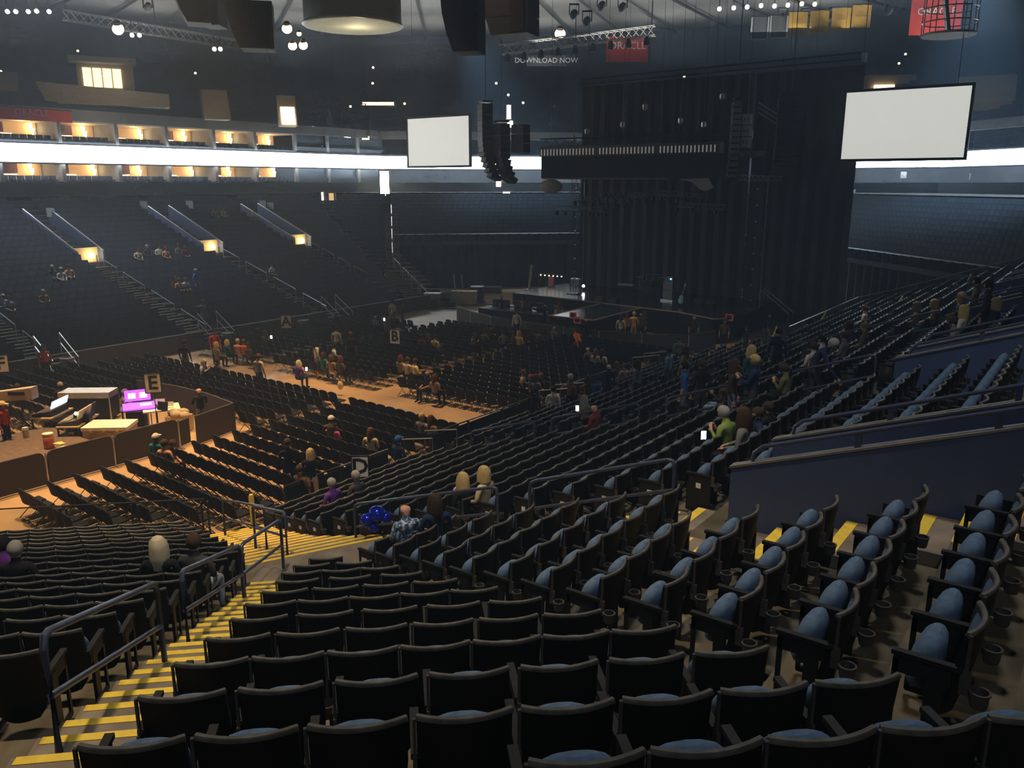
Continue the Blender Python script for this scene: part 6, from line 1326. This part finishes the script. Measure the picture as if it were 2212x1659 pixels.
PEOPLE = [
 (340, 1172, SI, 'c', 44, 'black', 'black', 'long', 'pblond', 't', 'seated person with long pale blond hair left of the yellow stairs'),
 (418, 1165, SI, 'c', 30, 'dgrey', 'lden', 'short', 'hbrown', 't', 'seated person in dark grey shirt and pale jeans beside the stairs'),
 (8, 1172, SP_, 'c', 44, 'purple', 'black', 'short', 'hblack', 't', 'seated person in purple at the left photo edge with a phone'),
 (32, 1181, SI, 'c', 44, 'black', 'black', 'short', 'hgrey', 't', 'grey-haired person seated low at the left photo edge'),
 (875, 1093, SI, 's', 70, 'pattern', 'dgrey', None, None, 's', 'bald person in a blue and white patterned shirt, seated'),
 (940, 1077, SI, 's', 60, 'navy', 'black', 'long', 'dbrown', 't', 'dark-haired person in dark jacket beside the bald person'),
 (1000, 1030, SP_, 's', 75, 'black', 'olive', 'long', 'blond', 't', 'person in black with straw-coloured long hair, hands raised'),
 (1045, 1016, SI, 's', 95, 'cream', 'black', 'bob', 'blond', 't', 'person with thick blond hair in a cream top, seated'),
 (768, 1024, SI, 's', 90, 'dgrey', 'black', 'short', 'hgrey', 't', 'grey-haired person in dark jacket low by the section D sign'),
 (1563, 887, SP_, 's', 80, 'green', 'denim', 'short', 'hgrey', 't', 'grey-haired person in bright green jacket looking at a phone'),
 (1606, 890, SI, 's', 95, 'grey', 'black', 'long', 'hbrown', 't', 'person with long brown hair right of the green jacket'),
 (1637, 888, SI, 's', 120, 'navy', 'black', 'short', 'hbrown', 't', 'child with brown hair in navy beside the long-haired person', .85),
 (1660, 876, SI, 's', 70, 'black', 'black', 'short', 'dbrown', 't', 'child with a neon green collar at the end of the group', .85),
 (1479, 788, ST, 's', 105, 'blue', 'grey', 'short', 'hblack', 's', 'standing person in blue tee shirt and grey trousers in the aisle'),
 (1516, 783, ST, 's', 60, 'black', 'dgrey', 'short', 'hbrown', 't', 'standing person all in black behind the blue tee shirt'),
 (1557, 818, SP_, 's', 100, 'brown', 'lden', 'cap', 'hblack', 't', 'seated person in a dark cap and pale jeans with a phone'),
 (1588, 783, ST, 's', -80, 'dbrown', 'denim', 'long', 'hbrown', 't', 'standing person in brown jacket with long brown hair'),
 (1624, 752, ST, 's', 60, 'dteal', 'black', 'long', 'blond', 't', 'standing person in a teal sweater with blond hair'),
 (1631, 774, PH, 's', 95, 'navy', 'dgrey', 'short', 'blond', 't', 'blond person in a navy sweater with red collar, standing'),
 (1694, 792, SP_, 's', 80, 'olive', 'black', 'tail', 'hbrown', 't', 'seated person in an olive jacket with tied-back hair'),
 (1683, 716, ST, 's', 10, 'navy', 'black', 'beanie', 'hblack', 't', 'standing person in navy hooded top seen from behind'),
 (1758, 745, SI, 's', 60, 'white', 'black', 'short', 'hbrown', 't', 'seated person in a white top hidden behind the navy jacket'),
 (1776, 730, SI, 's', 110, 'white', 'black', 'cap', 'hblack', 't', 'seated person in white with a black cap'),
 (1800, 738, BD, 's', -85, 'navy', 'dgrey', 'short', 'hgrey', 't', 'person in navy jacket and grey trousers stepping down the aisle'),
 (1836, 698, SI, 's', 80, 'purple', 'black', 'long', 'hbrown', 't', 'seated person in a purple coat'),
 (1824, 722, SI, 's', 85, 'grey', 'grey', 'short', 'hbrown', 't', 'seated person in grey in front of the purple coat'),
 (1868, 704, SI, 's', 90, 'olive', 'black', 'beanie', 'olive', 't', 'person in an olive hat and coat above the purple coat'),
 (1868, 664, SI, 's', 90, 'white', 'black', 'short', 'hred', 't', 'red-haired person in white at the far end of the near stand'),
 (1980, 657, SI, 's', 90, 'tan', 'black', 'long', 'tan', 't', 'fair-haired person left of a pair high in the near stand'),
 (2018, 652, SI, 's', 95, 'tan', 'black', 'bob', 'blond', 't', 'fair-haired person right of a pair high in the near stand'),
 (2077, 637, SI, 's', 80, 'grey', 'black', 'long', 'blond', 't', 'blond person seated directly left of the standing pair'),
 (2082, 666, SI, 's', 80, 'white', 'black', 'long', 'blond', 't', 'blond person in white fluffy collar below the standing pair'),
 (2056, 690, SL, 's', 90, 'grey', 'white', 'short', 'hbrown', 's', 'reclining person in grey with pale trousers'),
 (2110, 605, PH, 's', 100, 'olive', 'navy', 'short', 'hblack', 't', 'standing person in an olive jacket near the right edge'),
 (2136, 612, ST, 's', 90, 'black', 'black', 'short', 'hblack', 't', 'standing person in a black jacket at the right edge'),
 (2152, 650, SI, 's', 90, 'black', 'black', 'bob', 'tan', 't', 'seated person below the standing black jacket'),
 (1196, 838, ST, 'f', 10, 'white', 'tan', 'short', 'hblack', 't', 'standing person in a long white coat at the floor fence'),
 (1155, 842, ST, 'f', 0, 'black', 'black', 'short', 'hblack', 't', 'standing person in black with white sleeve trim by the white coat'),
 (1232, 812, ST, 'f', 150, 'dbrown', 'black', 'short', 'hgrey', 't', 'standing grey-haired person facing the near stand'),
 (1238, 838, ST, 'f', 20, 'black', 'orange', 'bob', 'hred', 't', 'red-haired person in black and orange beside the fence'),
 (1256, 838, ST, 'f', 90, 'maroon', 'black', 'short', 'hred', 't', 'person in maroon in the crowd at the fence'),
 (1270, 815, ST, 'f', 60, 'brown', 'black', 'long', 'hbrown', 't', 'person with long brown hair in the crowd at the fence'),
 (1293, 815, ST, 'f', 60, 'blue', 'navy', 'short', 'hblack', 't', 'person in bright blue behind the bald black jacket'),
 (1315, 788, ST, 's', 70, 'black', 'black', None, None, 't', 'bald person in a black jacket at the foot of the near stand'),
 (1332, 785, SI, 's', 70, 'brown', 'black', 'long', 'hred', 't', 'red-brown haired person beside the bald black jacket'),
 (1349, 788, SI, 's', 60, 'tan', 'black', 'short', 'hred', 't', 'person in a tan top with arms spread'),
 (1377, 782, ST, 's', 85, 'grey', 'black', 'bob', 'hbrown', 't', 'standing person in a long grey cardigan'),
 (1262, 860, SI, 's', 80, 'tan', 'dgrey', 'long', 'hgrey', 't', 'long-haired person holding up a lit phone in the near stand'),
 (1284, 876, SI, 's', 90, 'maroon', 'black', None, None, 't', 'bald person low behind the long-haired phone holder'),
 (1445, 755, ST, 's', 90, 'denim', 'dgrey', 'cap', 'hblack', 't', 'standing person in a denim shirt low in the near stand'),
 (1482, 752, ST, 's', 70, 'tan', 'denim', 'long', 'hred', 't', 'standing person in tan jacket with long red hair'),
 (1468, 730, ST, 'f', 20, 'olive', 'black', 'short', 'hbrown', 't', 'person in olive among the front chairs'),
 (620, 953, ST, 'f', 60, 'black', 'navy', 'short', 'hbrown', 't', 'standing person in a black hoodie with red back print'),
 (670, 975, PH, 'f', 40, 'black', 'skin', 'bob', 'blond', 't', 'standing person in a black dress with a camera'),
 (648, 1010, SI, 'f', 0, 'brown', 'black', 'short', 'hbrown', 't', 'seated person in brown by the standing black hoodie'),
 (716, 1040, SI, 's', 90, 'purple', 'black', 'short', 'hgrey', 't', 'person in purple in the front row by the fence'),
 (336, 942, SI, 'f', 20, 'teal', 'denim', 'cap', 'white', 't', 'seated person in teal tee shirt and pale cap'),
 (354, 955, SI, 'f', 20, 'peach', 'black', 'short', 'hbrown', 's', 'seated person in a peach top beside the teal shirt'),
 (373, 956, SL, 'f', -60, 'brown', 'black', 'short', 'hbrown', 's', 'seated person in a brown tee shirt leaning right'),
 (429, 840, PH, 'f', 70, 'black', 'grey', None, None, 't', 'bald person in black with a phone at the mixing desk'),
 (130, 830, SI, 'f', 60, 'dbrown', 'black', 'cap', 'tan', 't', 'seated person in a tan cap behind the lighting console'),
 (37, 833, SI, 'f', 40, 'dbrown', 'black', 'short', 'hbrown', 't', 'person behind the beige follow spotlight'),
 (270, 846, SP_, 'f', -20, 'grey', 'black', 'beanie', 'grey', 't', 'hooded person in grey at the purple-lit desk'),
 (4, 872, ST, 'f', -60, 'red', 'black', 'cap', 'yellow', 't', 'person in red cut off by the left photo edge'),
 (558, 768, ST, 'f', 10, 'cream', 'grey', 'short', 'hred', 't', 'standing person in a cream top with a shoulder strap in the cross aisle'),
 (645, 782, SP_, 'f', 10, 'purple', 'navy', 'bob', 'pblond', 't', 'blond person in purple seated with a phone'),
 (440, 780, SP_, 'f', -50, 'white', 'black', 'long', 'pblond', 't', 'pale blond person in white seated left of the cross aisle'),
 (470, 778, SI, 'f', 0, 'brown', 'black', 'short', 'hbrown', 't', 'person in brown beside the pale blond person in white'),
 (467, 742, SI, 'f', 0, 'tan', 'black', 'bob', 'blond', 't', 'fair-haired person at the left of the far group in peach'),
 (490, 737, SI, 'f', 0, 'dteal', 'black', 'bob', 'blond', 't', 'blond person in dark teal in the far group'),
 (513, 735, SI, 'f', 10, 'peach', 'cream', 'short', 'blond', 't', 'person in peach with a fair head in the far group'),
 (526, 736, SI, 'f', 20, 'orange', 'black', 'short', 'hred', 't', 'person in orange in the far group'),
 (536, 742, SI, 'f', 0, 'brown', 'black', 'short', 'hbrown', 't', 'person in brown at the right of the far group'),
 (557, 712, SI, 'f', -30, 'black', 'black', 'short', 'hbrown', 't', 'person in black seated alone by the far fence'),
 (572, 717, SP_, 'f', -30, 'brown', 'black', 'bob', 'hbrown', 't', 'person with a glowing phone by the far fence'),
 (397, 738, ST, 'f', 30, 'black', 'tan', 'short', 'hblack', 't', 'standing person in black shirt and tan shorts by the far fence'),
 (462, 714, ST, 'f', -100, 'red', 'black', 'short', 'hblack', 't', 'usher in a red vest at the second steel steps'),
 (93, 748, ST, 'f', -100, 'red', 'black', 'short', 'hblack', 't', 'usher in a red vest at the leftmost steel steps'),
 (683, 738, ST, 'f', -20, 'white', 'peach', 'long', 'hblack', 't', 'tall standing person in a white dress with dark hair'),
 (698, 764, SI, 'f', 10, 'teal', 'brown', 'bob', 'hbrown', 't', 'seated person in teal near the white dress'),
 (715, 770, SI, 'f', 10, 'tan', 'white', 'bob', 'hred', 't', 'seated person in tan near the white dress'),
 (722, 745, SI, 'f', -30, 'white', 'grey', 'short', 'hblack', 't', 'person in white near the brightest glints'),
 (735, 772, SI, 'f', 0, 'brown', 'black', 'bob', 'hred', 't', 'red-haired person with a yellow bag'),
 (757, 720, ST, 'f', 60, 'black', 'black', 'cap', 'maroon', 's', 'usher in black with orange trim left of the section B sign'),
 (726, 708, ST, 'f', 20, 'cream', 'black', 'short', 'hblack', 't', 'person in a pale top lit by the glare'),
 (811, 682, SI, 'f', 0, 'grey', 'tan', None, None, 't', 'bald person in grey seated near the far corner stairs'),
 (835, 674, ST, 'f', 0, 'grey', 'grey', 'long', 'hred', 't', 'person in lilac grey walking near the corner stairs'),
 (848, 650, ST, 'f', 10, 'cream', 'tan', 'short', 'hblack', 't', 'standing person in a cream shirt below the corner stairs'),
 (868, 655, ST, 'f', -40, 'maroon', 'black', 'short', 'hblack', 't', 'dark figure right of the cream shirt'),
 (911, 724, SI, 'f', 0, 'maroon', 'black', 'short', 'hblack', 't', 'person in maroon left of the yellow top'),
 (924, 724, SI, 'f', 0, 'purple', 'black', 'bob', 'hred', 't', 'red-haired person in purple left of the yellow top'),
 (940, 726, SI, 'f', 0, 'yellow', 'black', 'short', 'hblack', 't', 'person in a bright yellow top in section B'),
 (954, 744, SI, 'f', 170, 'black', 'black', 'short', 'hblack', 's', 'person facing back behind the yellow top', .9),
 (1025, 722, SP_, 'f', -70, 'olive', 'black', 'short', 'hbrown', 't', 'person in grey olive jacket bent over a phone in section B'),
 (1047, 713, SI, 'f', 0, 'olive', 'black', 'short', 'hbrown', 't', 'person in olive at the left of the front row group'),
 (1062, 711, SP_, 'f', 0, 'black', 'black', 'short', 'hred', 't', 'person in black with a white cup in the front row group'),
 (1085, 716, SL, 'f', 60, 'olive', 'black', 'short', 'hbrown', 't', 'person in olive leaning over in the front row group'),
 (1108, 718, SL, 'f', 80, 'brown', 'black', 'short', 'hbrown', 't', 'person in brown slumped in the front row group'),
 (1121, 717, SI, 'f', 0, 'yellow', 'black', 'bob', 'blond', 't', 'person in pale yellow in the front row group'),
 (1135, 714, SI, 'f', 0, 'maroon', 'black', 'bob', 'dbrown', 't', 'person in maroon in the front row group'),
 (1149, 712, SI, 'f', 0, 'dgrey', 'black', 'short', 'hred', 't', 'person in dark grey in the front row group'),
 (1160, 711, SI, 'f', 0, 'peach', 'black', 'bob', 'hred', 't', 'red-haired person in peach in the front row group'),
 (1175, 714, SI, 'f', 0, 'brown', 'black', 'bob', 'hbrown', 't', 'brown-haired person in brown right of the peach top'),
 (1197, 706, SI, 'f', -20, 'grey', 'black', None, None, 't', 'bald person in grey at the right of the front row group'),
 (865, 771, SI, 'f', 0, 'tan', 'black', 'bob', 'hred', 't', 'red-haired person left of the two pale tops in section B'),
 (880, 775, SI, 'f', 0, 'cream', 'black', 'short', 'hbrown', 't', 'person in cream, left of the two pale tops in section B'),
 (897, 778, SI, 'f', -20, 'yellow', 'black', 'short', 'hbrown', 't', 'person in pale yellow, right of the two pale tops in section B'),
 (923, 803, SI, 'f', 160, 'black', 'black', None, None, 's', 'bald person seen at the rear of section B'),
 (939, 812, SI, 'f', 0, 'tan', 'black', 'long', 'hred', 't', 'long-haired person in tan at the rear of section B'),
 (911, 897, SI, 'f', 0, 'grey', 'black', 'short', 'blond', 't', 'fair-haired person in grey of the pair in section D'),
 (931, 902, SI, 'f', 0, 'tan', 'black', 'long', 'hred', 't', 'red-haired person of the pair in section D'),
 (800, 929, SI, 'f', 20, 'cream', 'black', 'long', 'hred', 't', 'person in cream with long auburn hair in section D'),
 (860, 947, SI, 'f', 0, 'navy', 'black', 'cap', 'blue', 't', 'person in a blue cap near the fence of section D'),
 (715, 903, SP_, 'f', 30, 'brown', 'black', 'cap', 'white', 's', 'person in brown with a pale cap in section D'),
 (724, 918, SI, 'f', 0, 'pink', 'black', 'short', 'hblack', 's', 'child in bright pink in section D', .8),
 (1131, 802, SI, 'f', -70, 'tan', 'black', 'short', 'hbrown', 't', 'person in tan pointing in section C'),
 (1146, 813, SI, 'f', 150, 'dgrey', 'black', 'short', 'hred', 's', 'person facing back right of the pointing person'),
 (1157, 812, SI, 'f', 0, 'olive', 'black', 'bob', 'hbrown', 't', 'person in olive in the section C trio'),
 (1168, 810, SI, 'f', 160, 'black', 'black', 'short', 'hred', 's', 'person facing back at the right of the section C trio'),
 (1270, 751, SL, 'f', 60, 'brown', 'black', None, None, 't', 'bald person with an arm stretched left in section C'),
 (1287, 757, SI, 'f', 0, 'cream', 'black', 'long', 'hred', 't', 'auburn long-haired person in cream, left of two'),
 (1301, 758, SI, 'f', 0, 'cream', 'black', 'long', 'hbrown', 't', 'brown long-haired person in cream, right of two'),
 (1240, 713, BD, 'f', 80, 'orange', 'brown', 'short', 'hred', 't', 'crouching person in orange at the pit barricade'),
 (1266, 690, ST, 'f', 200, 'black', 'black', None, None, 't', 'guard in black at the pit barricade'),
 (1342, 682, ST, 'p', 10, 'white', 'dgrey', 'long', 'hbrown', 't', 'person in pale shirt with long hair in the pit'),
 (1355, 678, ST, 'p', 200, 'tan', 'black', 'long', 'hred', 't', 'person in tan behind the pale shirt in the pit'),
 (1370, 676, ST, 'p', 20, 'yellow', 'cream', 'short', 'pblond', 't', 'person in a bright pale top and shorts in the pit'),
 (1385, 677, ST, 'p', 190, 'brown', 'black', None, None, 't', 'bald person in brown in the pit'),
 (1394, 673, ST, 'p', 150, 'dbrown', 'black', 'cap', 'dbrown', 't', 'person in a dark cap in the pit'),
 (1083, 640, ST, 'p', 200, 'black', 'black', 'short', 'blond', 't', 'guard in black standing far left in the pit'),
 (1130, 642, ST, 'p', 190, 'tan', 'black', 'short', 'hred', 't', 'red-haired vendor behind the far pit table'),
 (1116, 672, ST, 'p', 190, 'white', 'black', 'short', 'hblack', 't', 'vendor in white at the near pit table'),
 (1177, 658, RC_, 'p', 190, 'black', 'black', None, None, 't', 'person in black reaching across the pit table'),
 (1206, 651, ST, 'p', 200, 'tan', 'black', 'short', 'hred', 't', 'vendor with arms crossed beside the runway'),
 (1500, 684, ST, 'p', 190, 'dbrown', 'black', None, None, 's', 'vendor with bare arms right of the runway'),
 (1566, 692, ST, 'p', 190, 'brown', 'black', 'short', 'hred', 's', 'vendor at the right red sign'),
 (1613, 708, ST, 'f', 150, 'black', 'black', 'short', 'hblack', 's', 'vendor with white cups at the foot of the near stand'),
 (1663, 680, ST, 'f', 190, 'black', 'brown', 'short', 'hblack', 't', 'guard in black at the right stage corner'),
 (1735, 640, ST, 'f', 100, 'dgrey', 'dgrey', 'short', 'hblack', 't', 'dim figure in grey in the right wing'),
 (112, 575, SI, 'F', -90, 'dteal', 'black', 'short', 'hgrey', 't', 'person in dark green in the far stand trio, left'),
 (131, 580, SI, 'F', -90, 'white', 'black', 'short', 'hgrey', 't', 'person in white in the far stand trio, middle'),
 (148, 574, SI, 'F', -90, 'peach', 'black', 'short', 'hbrown', 't', 'person in salmon in the far stand trio, right'),
 (93, 628, SI, 'F', -90, 'tan', 'black', 'short', 'hgrey', 't', 'lone person in tan low in the far stand'),
 (6, 638, SI, 'F', -90, 'lden', 'black', 'short', 'hgrey', 't', 'person in pale blue at the left edge of the far stand'),
 (18, 642, SI, 'F', -90, 'lden', 'black', 'short', 'hbrown', 't', 'second person in pale blue at the left edge of the far stand'),
 (297, 538, SI, 'F', -90, 'cream', 'black', 'short', 'hbrown', 't', 'person in cream at the left of the far stand row of six'),
 (317, 531, SI, 'F', -90, 'dgrey', 'black', 'short', 'hgrey', 't', 'person in dark grey, second of the far stand row of six'),
 (342, 531, SI, 'F', -90, 'white', 'black', 'short', 'hblack', 't', 'person in white, third of the far stand row of six'),
 (357, 535, SI, 'F', -90, 'peach', 'black', 'short', 'hred', 't', 'person in salmon, fourth of the far stand row of six'),
 (385, 528, SI, 'F', -90, 'grey', 'black', 'short', 'hred', 't', 'person in grey, fifth of the far stand row of six'),
 (399, 532, SI, 'F', -90, 'maroon', 'black', 'short', 'hbrown', 't', 'person in maroon, sixth of the far stand row of six'),
 (378, 600, SI, 'F', -90, 'maroon', 'black', 'short', 'hbrown', 't', 'person in maroon left of the blue standing person'),
 (386, 603, SI, 'F', -90, 'peach', 'black', 'short', 'hred', 't', 'person in peach left of the blue standing person'),
 (400, 602, SI, 'F', -90, 'white', 'black', 'short', 'hred', 't', 'person in white left of the blue standing person'),
 (422, 583, ST, 'F', -60, 'blue', 'blue', 'short', 'hgrey', 't', 'standing person in bright blue in the far stand'),
 (587, 572, SI, 'F', -90, 'white', 'black', 'short', 'hblack', 't', 'person in white beside the section A stairs'),
 (437, 650, RC_, 'F', -80, 'grey', 'tan', 'short', 'hbrown', 't', 'standing person in grey with spread arms on the far stairs'),
 (463, 450, SI, 'F', -90, 'grey', 'black', 'short', 'hred', 't', 'person left of a pair at the top of the far stand'),
 (483, 450, SI, 'F', -90, 'tan', 'black', 'short', 'hbrown', 't', 'person right of a pair at the top of the far stand'),
 (547, 458, SI, 'F', -90, 'grey', 'black', 'short', 'hgrey', 't', 'lone person at the top of the far stand'),
 (828, 568, ST, 'F', -50, 'black', 'black', 'short', 'hblack', 't', 'dark standing figure on the corner stairs'),
]
for P_ in PEOPLE: person(*P_)
# small held or worn things of their own
M_phone = mat('lit_phone', (.9, .9, .95), .3, var=0, emit=5, emcol=(.95, .97, 1))
for x, y, d_, lab in ((1247, 882, 24, 'lit phone held up in the near stand'), (415, 607, 62, 'lit phone by the blue standing person'), (586, 728, 42, 'lit phone by the far fence'), (8, 1183, 21, 'lit phone at the left photo edge'), (830, 690, 48, 'lit phone near the far corner stairs'), (662, 797, 37, 'lit phone of the person in purple'), (1520, 940, 15.5, 'lit phone of the person in the green jacket')):
    mb = MB(); mb.box((0, 0, 0), (.09, .015, .16), R(YAW)); mb.box((0, .012, 0), (.095, .012, .165), R(YAW), 1); o = mb.build('phone', [M_phone, M_black], None, tuple(atd(x, y, d_))); tag(o, lab, 'phone')
bl = on_side(815, 1118, .75); t = thing('foil_balloon', 'shiny blue foil balloon bunched beside the bald person', 'balloon', tuple(bl))
M_foil = mat('blue_foil', (.01, .03, .55), .18, .55, var=.15, scale=5, bump=.5)
for a, b, c, r in ((0, 0, .08, .2), (-.18, -.12, -.05, .15), (.1, .1, .0, .16), (-.05, -.05, -.2, .13)): mb = MB(); mb.ball((a, b, c), (r, r*.9, r*.85), 12, 8); mb.build('foil_lobe', M_foil, t, smooth=179)
mb = MB(); mb.ball((.14, .02, -.05), (.05, .05, .045)); mb.build('shiny_tie', M_white, t)
p = on_floor(735, 830, .5); mb = MB(); mb.ball((0, 0, 0), (.16, .1, .2), 10, 7); mb.tube([(-.1, 0, .15), (-.05, 0, .4), (.05, 0, .4), (.1, 0, .15)], .015, 5); tag(mb.build('handbag', cm('yellow'), None, (p[0], p[1], .45)), 'yellow handbag hanging by the red-haired person', 'bag')
